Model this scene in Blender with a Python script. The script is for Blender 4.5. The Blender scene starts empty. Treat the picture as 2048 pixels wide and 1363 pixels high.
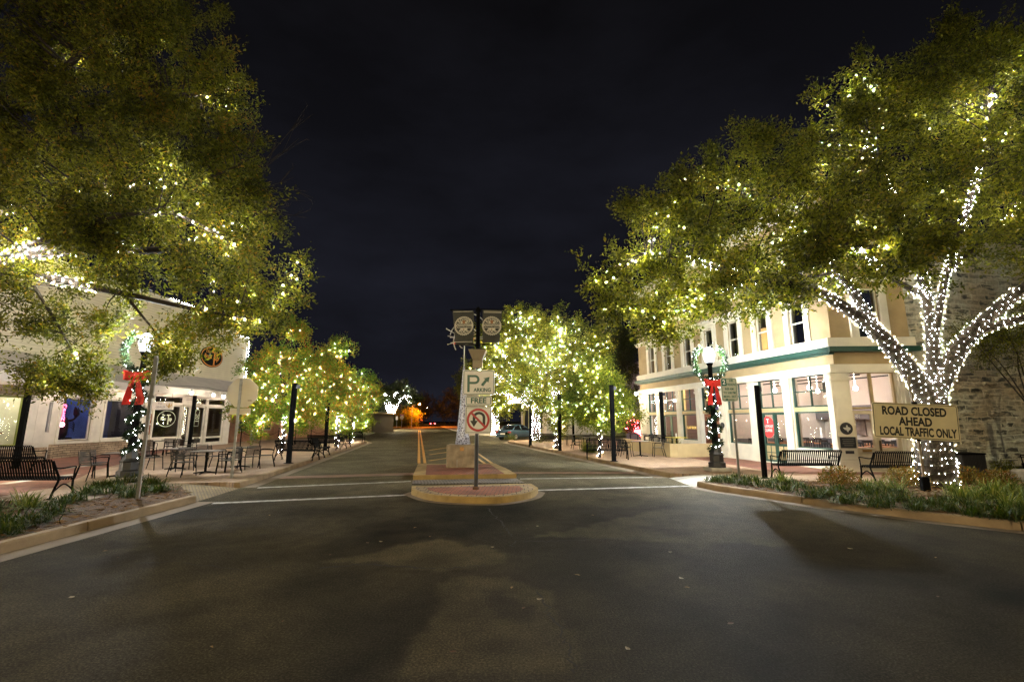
import bpy, math, random
import numpy as np
from mathutils import Vector, Matrix, noise as mnoise
R = math.radians
rng = np.random.default_rng(7)
random.seed(7)
SC = bpy.context.scene
COL = SC.collection
# ------------------------------------------------------------------ camera
F, CX, CY, H = 920.0, 1024.0, 681.5, 1.9
TH = math.atan(158.5 / F)
cd = bpy.data.cameras.new('camera'); cam = bpy.data.objects.new('camera', cd); COL.objects.link(cam)
cam.location = (0, 0, H); cam.rotation_euler = (math.pi / 2 + TH, 0, 0)
cd.sensor_width = 36; cd.lens = F / 2048 * 36; cd.clip_start = .05; cd.clip_end = 3000
SC.camera = cam
# ------------------------------------------------------------------ night sky
w = bpy.data.worlds.new('World'); SC.world = w; w.use_nodes = True
nt = w.node_tree; nd = nt.nodes; lk = nt.links
bg = nd['Background']
tc = nd.new('ShaderNodeTexCoord'); nz = nd.new('ShaderNodeTexNoise'); nz.inputs['Scale'].default_value = 2.2
nz.inputs['Detail'].default_value = 5; nz.inputs['Roughness'].default_value = .55
mp = nd.new('ShaderNodeMapping'); mp.inputs['Scale'].default_value = (1, 1, 2.6); mp.inputs['Location'].default_value = (.35, .2, 0)
lk.new(tc.outputs['Generated'], mp.inputs[0]); lk.new(mp.outputs[0], nz.inputs['Vector'])
cr = nd.new('ShaderNodeValToRGB'); cr.color_ramp.elements[0].position = .42; cr.color_ramp.elements[1].position = .85
cr.color_ramp.elements[0].color = (.0058, .0058, .0070, 1); cr.color_ramp.elements[1].color = (.0125, .0128, .0165, 1)
lk.new(nz.outputs['Fac'], cr.inputs[0])
sx = nd.new('ShaderNodeSeparateXYZ'); lk.new(tc.outputs['Generated'], sx.inputs[0])
cr2 = nd.new('ShaderNodeValToRGB'); cr2.color_ramp.elements[0].color = (1.1, 1.15, 1.42, 1); cr2.color_ramp.elements[1].color = (.4, .38, .38, 1)
cr2.color_ramp.elements[0].position = .0; cr2.color_ramp.elements[1].position = .72
lk.new(sx.outputs['Z'], cr2.inputs[0])
mx = nd.new('ShaderNodeMix'); mx.data_type = 'RGBA'; mx.blend_type = 'MULTIPLY'; mx.inputs[0].default_value = 1
lk.new(cr.outputs[0], mx.inputs[6]); lk.new(cr2.outputs[0], mx.inputs[7]); lk.new(mx.outputs[2], bg.inputs[0])
bg.inputs[1].default_value = .58
SC.view_settings.view_transform = 'Standard'; SC.view_settings.look = 'None'; SC.view_settings.gamma = 1
SC.view_settings.exposure = 1.35
cy = SC.cycles
cy.use_denoising = True; cy.denoising_prefilter = 'NONE'; cy.denoising_quality = 'HIGH'; cy.use_adaptive_sampling = False; cy.use_light_tree = True; cy.max_bounces = 6; cy.diffuse_bounces = 3; cy.glossy_bounces = 2
cy.transmission_bounces = 3; cy.transparent_max_bounces = 10; cy.sample_clamp_indirect = 4; cy.caustics_reflective = False; cy.caustics_refractive = False
LAMP_E = 17000.0
BULB_E = 95.0       # fairy bulbs
# ------------------------------------------------------------------ pixel -> ground helpers (layout was measured on the photo, 2048 wide)
_s, _c = math.sin(TH), math.cos(TH)
def _ray(px, py):
    x = (px - CX) / F; y = -(py - CY) / F
    return x, _c - y * _s, _s + y * _c
def G(px, py, z=0.0):
    d = _ray(px, py); t = (z - H) / d[2]; return Vector((d[0] * t, d[1] * t, z))
def W(px, py, Y):
    d = _ray(px, py); t = Y / d[1]; return Vector((d[0] * t, Y, H + d[2] * t))
# ------------------------------------------------------------------ materials
MATS = {}
class NT:
    def __init__(s, name):
        s.m = bpy.data.materials.new(name); s.m.use_nodes = True; s.t = s.m.node_tree; s.n = s.t.nodes; s.b = s.n['Principled BSDF']; s.o = s.n['Material Output']
        s.tc = s.n.new('ShaderNodeTexCoord')
    def new(s, typ, **k):
        n = s.n.new('ShaderNode' + typ)
        for a, v in k.items():
            if a[0] == '_': setattr(n, a[1:], v)
            else: n.inputs[a.replace('__', ' ')].default_value = v
        return n
    def l(s, a, b): s.t.links.new(a, b)
    def noise(s, scale, detail=4, rough=.55, vec=None, dist=0):
        n = s.new('TexNoise'); n.inputs['Scale'].default_value = scale; n.inputs['Detail'].default_value = detail
        n.inputs['Roughness'].default_value = rough; n.inputs['Distortion'].default_value = dist
        s.l(vec or s.tc.outputs['Object'], n.inputs['Vector']); return n.outputs['Fac']
    def ramp(s, fac, stops):
        n = s.new('ValToRGB'); e = n.color_ramp.elements
        while len(e) < len(stops): e.new(.5)
        for q, (p, c) in zip(e, stops):
            q.position = p; q.color = (*c, 1) if len(c) == 3 else c
        s.l(fac, n.inputs[0]); return n.outputs[0]
    def mix(s, fac, a, b, mode='MIX'):
        n = s.new('Mix'); n.data_type = 'RGBA'; n.blend_type = mode
        for sock, v in ((n.inputs[0], fac), (n.inputs[6], a), (n.inputs[7], b)):
            if hasattr(v, 'links'): s.l(v, sock)
            elif isinstance(v, (int, float)): sock.default_value = v
            else: sock.default_value = (*v, 1)
        return n.outputs[2]
    def bump(s, fac, strength, dist=.02):
        n = s.new('Bump'); n.inputs['Strength'].default_value = strength; n.inputs['Distance'].default_value = dist
        s.l(fac, n.inputs['Height']); s.l(n.outputs[0], s.b.inputs['Normal'])
def mul(c, k): return tuple(min(1, v * k) for v in c)
def mat(name, col, rough=.6, metal=0., var=.12, vscale=3., bump=0., bscale=40., emit=None, estr=0., spec=.5, coat=0.):
    if name in MATS: return MATS[name]
    t = NT(name); b = t.b
    if var > 0:
        f = t.noise(vscale); c = t.ramp(f, [(.3, mul(col, 1 - var)), (.7, mul(col, 1 + var))]); t.l(c, b.inputs['Base Color'])
    else: b.inputs['Base Color'].default_value = (*col, 1)
    b.inputs['Roughness'].default_value = rough; b.inputs['Metallic'].default_value = metal
    b.inputs['Specular IOR Level'].default_value = spec; b.inputs['Coat Weight'].default_value = coat
    if bump: t.bump(t.noise(bscale), bump)
    if emit: b.inputs['Emission Color'].default_value = (*emit, 1); b.inputs['Emission Strength'].default_value = estr
    MATS[name] = t.m; return t.m
def brick(name, c1, c2, mortar, bw, bh, axes='xy', ms=.012, rough=.8, bump=.5, dist=0., stain=.35, offset=.5, rot=0., bias=0.):
    if name in MATS: return MATS[name]
    t = NT(name); vec = t.tc.outputs['Object']
    if axes != 'xy':
        s = t.new('SeparateXYZ'); t.l(vec, s.inputs[0]); c = t.new('CombineXYZ')
        t.l(s.outputs['XYZ'.index(axes[0].upper())], c.inputs[0]); t.l(s.outputs['XYZ'.index(axes[1].upper())], c.inputs[1]); vec = c.outputs[0]
    if rot:
        m = t.new('Mapping'); m.inputs['Rotation'].default_value = (0, 0, rot); t.l(vec, m.inputs[0]); vec = m.outputs[0]
    if dist:
        n = t.new('TexNoise', Scale=1.3, Detail=2.); t.l(vec, n.inputs['Vector'])
        vm = t.new('VectorMath', _operation='MULTIPLY_ADD'); vm.inputs[1].default_value = (dist, dist, dist)
        t.l(n.outputs['Color'], vm.inputs[0]); t.l(vec, vm.inputs[2]); vec = vm.outputs[0]
    b = t.new('TexBrick'); t.l(vec, b.inputs['Vector'])
    b.offset = offset
    for k, v in (('Color1', (*c1, 1)), ('Color2', (*c2, 1)), ('Mortar', (*mortar, 1)), ('Scale', 1.), ('Mortar Size', ms), ('Mortar Smooth', .3), ('Bias', bias), ('Brick Width', bw), ('Row Height', bh)):
        b.inputs[k].default_value = v
    st = t.ramp(t.noise(1.1, 6, .65), [(.35, (1 - stain,) * 3), (.65, (1 + stain * .3,) * 3)])
    st2 = t.ramp(t.noise(14, 4, .6), [(.3, (.8,) * 3), (.7, (1.1,) * 3)])
    c = t.mix(1., t.mix(1., b.outputs['Color'], st, 'MULTIPLY'), st2, 'MULTIPLY'); t.l(c, t.b.inputs['Base Color'])
    t.b.inputs['Roughness'].default_value = rough
    inv = t.new('Math', _operation='SUBTRACT'); inv.inputs[0].default_value = 1; t.l(b.outputs['Fac'], inv.inputs[1])
    ad = t.new('Math', _operation='MULTIPLY_ADD'); t.l(t.noise(30), ad.inputs[0]); ad.inputs[1].default_value = .35; t.l(inv.outputs[0], ad.inputs[2])
    t.bump(ad.outputs[0], bump, .012); MATS[name] = t.m; return t.m
def leafmat(name, stops, trans=.4):
    t = NT(name); a = t.new('Attribute', _attribute_name='tint')
    c = t.ramp(a.outputs['Fac'], stops); t.l(c, t.b.inputs['Base Color']); t.b.inputs['Roughness'].default_value = .6; t.b.inputs['Specular IOR Level'].default_value = .18
    tr = t.new('BsdfTranslucent'); t.l(t.mix(1., c, (1.28, 1.25, .4), 'MULTIPLY'), tr.inputs['Color'])
    ms = t.new('MixShader'); ms.inputs[0].default_value = trans; t.l(t.b.outputs[0], ms.inputs[1]); t.l(tr.outputs[0], ms.inputs[2]); t.l(ms.outputs[0], t.o.inputs['Surface'])
    MATS[name] = t.m; return t.m
def glassmat(name, tint=(1, 1, 1), refl=1.0):
    if name in MATS: return MATS[name]
    t = NT(name); tr = t.new('BsdfTransparent'); tr.inputs['Color'].default_value = (*tint, 1)
    gl = t.new('BsdfGlossy'); gl.inputs['Roughness'].default_value = .02; fr = t.new('Fresnel', IOR=1.5)
    m = t.new('Math', _operation='MULTIPLY'); m.inputs[1].default_value = refl; t.l(fr.outputs[0], m.inputs[0])
    ms = t.new('MixShader'); t.l(m.outputs[0], ms.inputs[0]); t.l(tr.outputs[0], ms.inputs[1]); t.l(gl.outputs[0], ms.inputs[2]); t.l(ms.outputs[0], t.o.inputs['Surface'])
    MATS[name] = t.m; return t.m
def emat(name, col, s):
    m = mat(name, mul(col, .5), .4, var=0, emit=col, estr=s); m.cycles.emission_sampling = 'FRONT'; return m
# ------------------------------------------------------------------ mesh builder
class MB:
    def __init__(s, M=None): s.v = []; s.f = []; s.M = M or Matrix.Identity(4); s.smooth = False
    def add(s, vs, fs):
        o = len(s.v); M = s.M; s.v += [tuple(M @ Vector(v)) for v in vs]; s.f += [tuple(i + o for i in f) for f in fs]; return s
    def box(s, x0, x1, y0, y1, z0, z1, bev=0.):
        if bev:
            b = bev; vs = []
            for z, i in ((z0, b), (z0 + b, 0), (z1 - b, 0), (z1, b)):
                X0, X1, Y0, Y1 = x0 + i, x1 - i, y0 + i, y1 - i
                vs += [(X0 + b, Y0, z), (X1 - b, Y0, z), (X1, Y0 + b, z), (X1, Y1 - b, z), (X1 - b, Y1, z), (X0 + b, Y1, z), (X0, Y1 - b, z), (X0, Y0 + b, z)]
            fs = [tuple(range(7, -1, -1)), tuple(range(24, 32))]
            for k in range(3):
                for j in range(8): fs.append((k * 8 + j, k * 8 + (j + 1) % 8, k * 8 + 8 + (j + 1) % 8, k * 8 + 8 + j))
            return s.add(vs, fs)
        return s.add([(x0, y0, z0), (x1, y0, z0), (x1, y1, z0), (x0, y1, z0), (x0, y0, z1), (x1, y0, z1), (x1, y1, z1), (x0, y1, z1)],
                     [(3, 2, 1, 0), (4, 5, 6, 7), (0, 1, 5, 4), (1, 2, 6, 5), (2, 3, 7, 6), (3, 0, 4, 7)])
    def tube(s, pts, rad, n=6, cap=True):
        pts = [Vector(p) for p in pts]; k = len(pts)
        if not hasattr(rad, '__len__'): rad = [rad] * k
        vs = []; fs = []; up = None
        for i, p in enumerate(pts):
            d = (pts[min(i + 1, k - 1)] - pts[max(i - 1, 0)]).normalized()
            if up is None:
                up = Vector((0, 0, 1)) if abs(d.z) < .9 else Vector((1, 0, 0))
            a = d.cross(up)
            if a.length < 1e-5: a = d.cross(Vector((.3, .8, .1)))
            a.normalize(); b = a.cross(d).normalized(); up = b
            for j in range(n):
                t = 2 * math.pi * j / n; vs.append(p + (a * math.cos(t) + b * math.sin(t)) * rad[i])
        for i in range(k - 1):
            for j in range(n): fs.append((i * n + j, i * n + (j + 1) % n, (i + 1) * n + (j + 1) % n, (i + 1) * n + j))
        if cap: fs += [tuple(range(n - 1, -1, -1)), tuple(range((k - 1) * n, k * n))]
        return s.add(vs, fs)
    def lathe(s, prof, n=16, c=(0, 0)):
        vs = []; fs = []; k = len(prof)
        for r, z in prof:
            for j in range(n):
                t = 2 * math.pi * j / n; vs.append((c[0] + r * math.cos(t), c[1] + r * math.sin(t), z))
        for i in range(k - 1):
            for j in range(n): fs.append((i * n + j, i * n + (j + 1) % n, (i + 1) * n + (j + 1) % n, (i + 1) * n + j))
        fs += [tuple(range(n - 1, -1, -1)), tuple(range((k - 1) * n, k * n))]
        return s.add(vs, fs)
    def sphere(s, c, r, n=10, m=6, sz=1.):
        return s.lathe([(max(1e-4, r * math.sin(math.pi * i / m)), c[2] - r * sz * math.cos(math.pi * i / m)) for i in range(m + 1)], n, (c[0], c[1]))
    def prism(s, poly, z0, z1):
        n = len(poly); a = sum(poly[i][0] * poly[(i + 1) % n][1] - poly[(i + 1) % n][0] * poly[i][1] for i in range(n))
        if a < 0: poly = list(poly)[::-1]
        vs = [(p[0], p[1], z0) for p in poly] + [(p[0], p[1], z1) for p in poly]
        return s.add(vs, [tuple(range(n - 1, -1, -1)), tuple(range(n, 2 * n))] + [(i, (i + 1) % n, n + (i + 1) % n, n + i) for i in range(n)])
    def ribbon(s, pts, wd, z):   # flat strip on the ground
        vs = []; fs = []; k = len(pts)
        for i, p in enumerate(pts):
            a = pts[max(i - 1, 0)]; b = pts[min(i + 1, k - 1)]; dx, dy = b[0] - a[0], b[1] - a[1]; L = math.hypot(dx, dy) or 1
            hw = (wd[i] if hasattr(wd, '__len__') else wd) / 2
            vs += [(p[0] + dy / L * hw, p[1] - dx / L * hw, z), (p[0] - dy / L * hw, p[1] + dx / L * hw, z)]
        for i in range(k - 1): fs.append((2 * i, 2 * i + 2, 2 * i + 3, 2 * i + 1))
        return s.add(vs, fs)
    def wall(s, x0, x1, y0, y1, z0, z1, holes):
        xs = sorted({x0, x1, *[h[0] for h in holes], *[h[1] for h in holes]}); xs = [x for x in xs if x0 <= x <= x1]
        for a, b in zip(xs, xs[1:]):
            m = (a + b) / 2; hz = sorted((h[2], h[3]) for h in holes if h[0] < m < h[1]); z = z0
            for u, v in hz:
                if u > z: s.box(a, b, y0, y1, z, u)
                z = max(z, v)
            if z < z1: s.box(a, b, y0, y1, z, z1)
        return s
    def frame(s, x0, x1, y0, y1, z0, z1, t):
        s.box(x0, x0 + t, y0, y1, z0, z1); s.box(x1 - t, x1, y0, y1, z0, z1); s.box(x0 + t, x1 - t, y0, y1, z0, z0 + t); s.box(x0 + t, x1 - t, y0, y1, z1 - t, z1); return s
    def text(s, body, size, cx=0, cy=0, z=0, sx=1., bold=0., rot=0., font=None):
        vs, fs = text_mesh(body, size, bold)
        c, sn = math.cos(rot), math.sin(rot)
        return s.add([(cx + x * sx * c - y * sn, cy + x * sx * sn + y * c, z) for x, y in vs], fs)
    def build(s, name, m, parent=None):
        me = bpy.data.meshes.new(name); me.from_pydata(s.v, [], s.f); me.update()
        if s.smooth: me.shade_smooth()
        me.materials.append(m); o = bpy.data.objects.new(name, me); COL.objects.link(o)
        if parent: o.parent = parent
        return o
_tc = {}
def text_mesh(body, size, bold):
    k = (body, size, bold)
    if k not in _tc:
        c = bpy.data.curves.new('t', 'FONT'); c.body = body; c.size = size; c.align_x = 'CENTER'; c.align_y = 'CENTER'; c.offset = bold; c.resolution_u = 3
        o = bpy.data.objects.new('t', c); COL.objects.link(o); dg = bpy.context.evaluated_depsgraph_get()
        me = o.evaluated_get(dg).to_mesh(); _tc[k] = ([(v.co.x, v.co.y) for v in me.vertices], [tuple(p.vertices) for p in me.polygons])
        o.evaluated_get(dg).to_mesh_clear(); bpy.data.objects.remove(o); bpy.data.curves.remove(c)
    return _tc[k]
def np_mesh(name, v, q, m, parent=None, tint=None, smooth=False):
    me = bpy.data.meshes.new(name); v = np.asarray(v, np.float32).reshape(-1, 3); q = np.asarray(q, np.int32); k = q.shape[1]
    me.vertices.add(len(v)); me.vertices.foreach_set('co', v.ravel()); me.loops.add(q.size); me.loops.foreach_set('vertex_index', q.ravel())
    me.polygons.add(len(q)); me.polygons.foreach_set('loop_start', np.arange(0, q.size, k, dtype=np.int32))
    if tint is not None:
        a = me.attributes.new('tint', 'FLOAT', 'POINT'); a.data.foreach_set('value', np.asarray(tint, np.float32))
    me.update(calc_edges=True)
    if smooth: me.shade_smooth()
    me.materials.append(m); o = bpy.data.objects.new(name, me); COL.objects.link(o)
    if parent: o.parent = parent
    return o
def tag(o, label=None, cat=None, group=None, kind=None):
    if label: o['label'] = label
    if cat: o['category'] = cat
    if group: o['group'] = group
    if kind: o['kind'] = kind
    return o
def thing(name, label, cat, loc=(0, 0, 0), rz=0., group=None):
    o = bpy.data.objects.new(name, None); COL.objects.link(o); o.location = loc; o.rotation_euler = (0, 0, rz); o.empty_display_size = .2
    return tag(o, label, cat, group)
def dup(root, loc, rz=None, label=None, group=None):
    r = root.copy(); COL.objects.link(r); r.location = loc
    if rz is not None: r.rotation_euler = (0, 0, rz)
    if label: r['label'] = label
    if group: r['group'] = group
    for ch in list(root.children):
        c = ch.copy(); COL.objects.link(c); c.parent = r
        for g in list(ch.children):
            d = g.copy(); COL.objects.link(d); d.parent = c
    return r
def struct(name, mb, m): return tag(mb.build(name, m), kind='structure')
def T(x, y, z): return Matrix.Translation((x, y, z))
RX = Matrix.Rotation(math.pi / 2, 4, 'X')     # xy drawing -> upright, facing -y
RXB = Matrix.Rotation(math.pi, 4, 'Z') @ RX    # upright, facing +y
def smooth_path(pts, k=6):
    pts = [Vector(p) for p in pts]; out = []
    for i in range(len(pts) - 1):
        p0, p1, p2, p3 = pts[max(i - 1, 0)], pts[i], pts[i + 1], pts[min(i + 2, len(pts) - 1)]
        for j in range(k):
            t = j / k; out.append(.5 * (2 * p1 + (p2 - p0) * t + (2 * p0 - 5 * p1 + 4 * p2 - p3) * t * t + (3 * p1 - p0 - 3 * p2 + p3) * t ** 3))
    return out + [pts[-1]]
# ================================================================== SETTING
black = mat('black_steel', (.0045, .0045, .0045), .75, .0, .2, 8, spec=.05)
blacks = mat('black_satin', (.02, .02, .021), .45, 0, .2, 12)
galv = mat('galvanised', (.36, .36, .34), .42, .75, .18, 9)
conc = mat('kerb_concrete', (.3, .21, .115), .85, 0, .28, 2.2, .35, 60)
gutter_m = mat('gutter_concrete', (.2, .15, .095), .85, 0, .22, 1.6, .3, 70)
wconc = mat('pale_concrete', (.42, .38, .31), .8, 0, .22, 2.5, .25, 50)
def roadmat():
    t = NT('asphalt'); a = t.new('Attribute', _attribute_name='wear_and_light')
    n1 = t.noise(.55, 6, .62, dist=.6); n2 = t.noise(48, 4, .85); n3 = t.noise(4.5, 6, .65)
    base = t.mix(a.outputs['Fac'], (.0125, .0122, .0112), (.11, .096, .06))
    base = t.mix(1., base, t.ramp(n1, [(.34, (.66, .66, .66)), (.62, (1.2, 1.18, 1.15))]), 'MULTIPLY')
    base = t.mix(1., base, t.ramp(n3, [(.3, (.78, .78, .78)), (.68, (1.14, 1.14, 1.14))]), 'MULTIPLY')
    base = t.mix(1., base, t.ramp(n2, [(.32, (.3, .3, .3)), (.5, (1., 1., 1.)), (.7, (3., 3., 3.))]), 'MULTIPLY')
    df = t.new('BsdfDiffuse', Roughness=.6); t.l(base, df.inputs['Color']); gl = t.new('BsdfGlossy', Roughness=.5); gl.inputs['Color'].default_value = (.5, .5, .5, 1)
    ms = t.new('MixShader'); ms.inputs[0].default_value = .04; t.l(df.outputs[0], ms.inputs[1]); t.l(gl.outputs[0], ms.inputs[2]); t.l(ms.outputs[0], t.o.inputs['Surface'])
    bp = t.new('Bump', Strength=1., Distance=.012); t.l(n2, bp.inputs['Height']); t.l(bp.outputs[0], df.inputs['Normal']); t.l(bp.outputs[0], gl.inputs['Normal']); return t.m
def axis(*segs):
    out = []
    for a, b, s in segs: out += list(np.arange(a, b - 1e-6, s))
    return np.array(out + [segs[-1][1]])
def inpoly(px, py, poly):
    ins = np.zeros(px.shape, bool); n = len(poly)
    for i in range(n):
        x1, y1 = poly[i]; x2, y2 = poly[(i + 1) % n]
        c = ((y1 > py) != (y2 > py)) & (px < (x2 - x1) * (py - y1) / (y2 - y1 + 1e-12) + x1); ins ^= c
    return ins
xs = axis((-300, -40, 20), (-40, -14, 2), (-14, -6, .12), (-6, 7, .055), (7, 16, .12), (16, 40, 2), (40, 300, 20)); ys = axis((-60, -4, 4), (-4, 1, .5), (1, 10, .055), (10, 16, .12), (16, 60, 2), (60, 700, 20))
gx, gy = np.meshgrid(xs, ys)
def nfield(x, y, s, seed):
    r = np.random.default_rng(seed); v = 0
    for k in range(14):
        a = r.uniform(0, 6.28); f = s * r.uniform(.5, 2.2); v = v + np.sin((x * math.cos(a) + y * math.sin(a)) * f + r.uniform(0, 6.28)) / 14 ** .5
    return v
wx = gx + .1 * nfield(gx, gy, 3.2, 1) + .05 * nfield(gx, gy, 9, 2) + .025 * nfield(gx, gy, 26, 22); wy = gy + .1 * nfield(gx, gy, 3., 3) + .05 * nfield(gx, gy, 9, 4) + .025 * nfield(gx, gy, 26, 24)
q = lambda pts: [tuple(G(680 + x / 3.009, 860 + y / 3.009))[:2] for x, y in pts]
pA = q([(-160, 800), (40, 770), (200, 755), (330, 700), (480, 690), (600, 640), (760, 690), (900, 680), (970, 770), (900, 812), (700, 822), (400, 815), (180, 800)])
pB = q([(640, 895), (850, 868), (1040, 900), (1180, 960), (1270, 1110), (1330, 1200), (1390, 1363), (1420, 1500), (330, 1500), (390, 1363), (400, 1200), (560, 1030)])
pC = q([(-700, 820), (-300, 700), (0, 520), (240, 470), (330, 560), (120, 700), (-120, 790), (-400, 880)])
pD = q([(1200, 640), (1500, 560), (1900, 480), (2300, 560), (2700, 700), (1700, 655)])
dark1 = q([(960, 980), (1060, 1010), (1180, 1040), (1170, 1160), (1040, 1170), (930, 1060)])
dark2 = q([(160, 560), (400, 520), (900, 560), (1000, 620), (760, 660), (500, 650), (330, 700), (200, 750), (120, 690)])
wear_and_light = .19 + .72 * np.clip((gy - 10.5) / 5, 0, 1) + .3 * np.clip((gx - .5) / 4, 0, 1) * np.clip((gy - 6.5) / 3, 0, 1) + .1 * nfield(gx, gy, 1.1, 5) + .06 * nfield(gx, gy, 4, 6)  # asphalt tone with painted light: paler far off and on the lamp-lit right
wear_and_light += .2 * np.clip((-1.2 - gx) / 2.5, 0, 1)
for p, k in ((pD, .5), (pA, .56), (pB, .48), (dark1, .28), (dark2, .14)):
    m = inpoly(wx, wy, p); wear_and_light = np.where(m, k + .07 * nfield(gx, gy, 5, 8), wear_and_light)
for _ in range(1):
    wear_and_light[1:-1, 1:-1] = (wear_and_light[1:-1, 1:-1] * 2 + wear_and_light[:-2, 1:-1] + wear_and_light[2:, 1:-1] + wear_and_light[1:-1, :-2] + wear_and_light[1:-1, 2:]) / 6
v = np.stack([gx, gy, np.zeros_like(gx)], -1).reshape(-1, 3); nx, ny = len(xs), len(ys)
i = (np.arange(ny - 1)[:, None] * nx + np.arange(nx - 1)[None]).ravel()
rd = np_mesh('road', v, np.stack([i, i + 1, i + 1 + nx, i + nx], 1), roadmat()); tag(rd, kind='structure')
at = rd.data.attributes.new('wear_and_light', 'FLOAT', 'POINT'); at.data.foreach_set('value', np.clip(wear_and_light, 0, 1).astype(np.float32).ravel())
# cracks in the asphalt
def jag(pts, n=10, a=.035):
    out = []
    for p, r in zip(pts, pts[1:]):
        for k in range(n):
            t = k / n; out.append((p[0] + (r[0] - p[0]) * t + random.gauss(0, a), p[1] + (r[1] - p[1]) * t + random.gauss(0, a)))
    return out + [pts[-1]]
mb = MB()
for pts, wd in (([(-120, 828), (0, 818), (180, 805), (400, 824), (650, 830), (870, 815)], .03), ([(1180, 960), (1250, 1080), (1270, 1130), (1330, 1200), (1390, 1363), (1410, 1460)], .016),
                ([(890, 465), (960, 540), (990, 585), (1040, 640)], .02), ([(1030, 700), (1060, 665), (1250, 668), (1480, 660), (1700, 650), (2000, 640)], .016),
                ([(-1450, 830), (-1250, 800), (-1000, 790), (-600, 840), (-300, 800)], .014), ([(-1420, 560), (-1100, 545), (-700, 520), (-400, 500)], .012)):
    p = jag(q(pts), 9, .02); mb.ribbon(p, [wd * random.uniform(.5, 1.9) for _ in p], .004)
struct('road_crack', mb, mat('crack', (.012, .011, .01), .9, var=0))
# painted markings
wp = mat('white_paint', (.36, .34, .29), .8, 0, .55, 6, .3, 60); yp = mat('yellow_paint', (.55, .3, .035), .6, 0, .35, 4, .2, 90)
mb = MB()
for a, b, wd in (((425, 1006), (822, 989), .2), ((515, 975), (822, 962), .2), ((1072, 980), (1395, 971), .2), ((1040, 957), (1305, 954), .17)):
    mb.ribbon([G(*a), G(*b)], wd, .005)
struct('road_markings', mb, wp)
mb = MB(); mb.ribbon([G(545, 955), G(828, 947)], .75, .004); mb.ribbon([G(1020, 945), G(1270, 945)], .5, .004)
struct('crosswalk_band', mb, brick('band_paver', (.34, .2, .13), (.28, .15, .09), (.2, .17, .14), .2, .1, ms=.006, bump=.2))
mb = MB()
far = lambda p, d: (p[0] - .2 * d, p[1] + d)
for px in (838, 850): a = G(px, 926); mb.ribbon([a, far(a, 70)], .13, .005)
a = G(990, 930); bpt = G(925, 885); mb.ribbon([a, bpt], .13, .005); a2 = far(G(962, 926), 0); mb.ribbon([G(975, 930), G(915, 888)], .13, .005)
for y in (918, 906, 897): mb.ribbon([G(858, y + 3), G(918, y - 6)], .18, .005)
struct('yellow_road_markings', mb, yp)
# kerbs and gutters
def offset(pts, d):
    out = []
    for i, p in enumerate(pts):
        a = pts[max(i - 1, 0)]; b = pts[min(i + 1, len(pts) - 1)]; dx, dy = b[0] - a[0], b[1] - a[1]; L = math.hypot(dx, dy); out.append((p[0] - dy / L * d, p[1] + dx / L * d))
    return out
def resample(pts, st):
    out = [pts[0]]
    for a, b in zip(pts, pts[1:]):
        L = math.hypot(b[0] - a[0], b[1] - a[1]); k = max(1, round(L / st))
        out += [(a[0] + (b[0] - a[0]) * j / k, a[1] + (b[1] - a[1]) * j / k) for j in range(1, k + 1)]
    return out
def kerb(pts, side, wd=.17, h=.15, seg=3.):
    pts = [(p[0], p[1]) for p in pts]; P = resample(pts, .5); mb = MB(); acc = 0; cur = [P[0]]; runs = []
    for a, b in zip(P, P[1:]):
        acc += math.hypot(b[0] - a[0], b[1] - a[1]); cur.append(b)
        if acc > seg: runs.append(cur); cur = [b]; acc = 0
    if len(cur) > 1: runs.append(cur)
    for r in runs:
        if len(r) > 2: r = list(r)
        d = Vector((r[-1][0] - r[-2][0], r[-1][1] - r[-2][1])).normalized() * .028; r[-1] = (r[-1][0] - d.x, r[-1][1] - d.y)
        lo = r; o1 = offset(r, side * .03); o2 = offset(r, side * wd)
        prof = [(lo, -.02), (offset(r, side * .012), h - .03), (o1, h + .004), (o2, h + .004), (o2, -.02)]
        k = len(r); vs = [(x, y, z) for pl, z in prof for x, y in pl]; m = len(prof)
        fs = [(c * k + j, c * k + j + 1, (c + 1) * k + j + 1, (c + 1) * k + j) for c in range(m - 1) for j in range(k - 1)]
        fs += [tuple(c * k for c in range(m)), tuple(c * k + k - 1 for c in range(m))][:2]
        mb.add(vs, fs)
    return struct('kerb', mb, conc)
def gutter(pts, side, wd=.42):
    pts = resample([(p[0], p[1]) for p in pts], 1.); o = offset(pts, -side * wd); mb = MB()
    vs = [(x, y, .004) for x, y in pts] + [(x, y, .0045) for x, y in o]; k = len(pts)
    mb.add(vs, [(j, j + 1, k + j + 1, k + j) for j in range(k - 1)]); return struct('gutter', mb, gutter_m)
LC, LD = G(480, 975), G(735, 885)
kl1 = [(-7.37, -4), (-7.37, 7.04), (-7.44, 11.35)]; kl2 = [tuple(LC)[:2], tuple(LD)[:2], (-13.4, 42.5), (-17, 45)]
RC = G(1340, 955); RD = G(1015, 885)
kr1 = [tuple(G(*p))[:2] for p in ((1394, 973), (1430, 981), (1491, 990), (1649, 1014), (1856, 1041), (2048, 1062))] + [(14, 6), (20, 3)]
kr2 = [tuple(RC)[:2], tuple(RD)[:2], (-.2, 41.6), (3., 43.)]
kerb(kl1, 1); gutter(kl1, 1); kerb(kl2, 1); gutter(kl2, 1); kerb(kr1, 1); gutter(kr1, 1, .3); kerb(kr2, -1); gutter(kr2, -1)
u = (-.2, .98)
pave_l = brick('tan_pavers', (.44, .31, .2), (.38, .25, .155), (.2, .14, .1), .3, .15, ms=.008, bump=.25, stain=.3)
pave_r = brick('warm_pavers', (.46, .3, .185), (.38, .24, .14), (.22, .15, .1), .22, .11, ms=.007, bump=.25, stain=.3, rot=.2)
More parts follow.
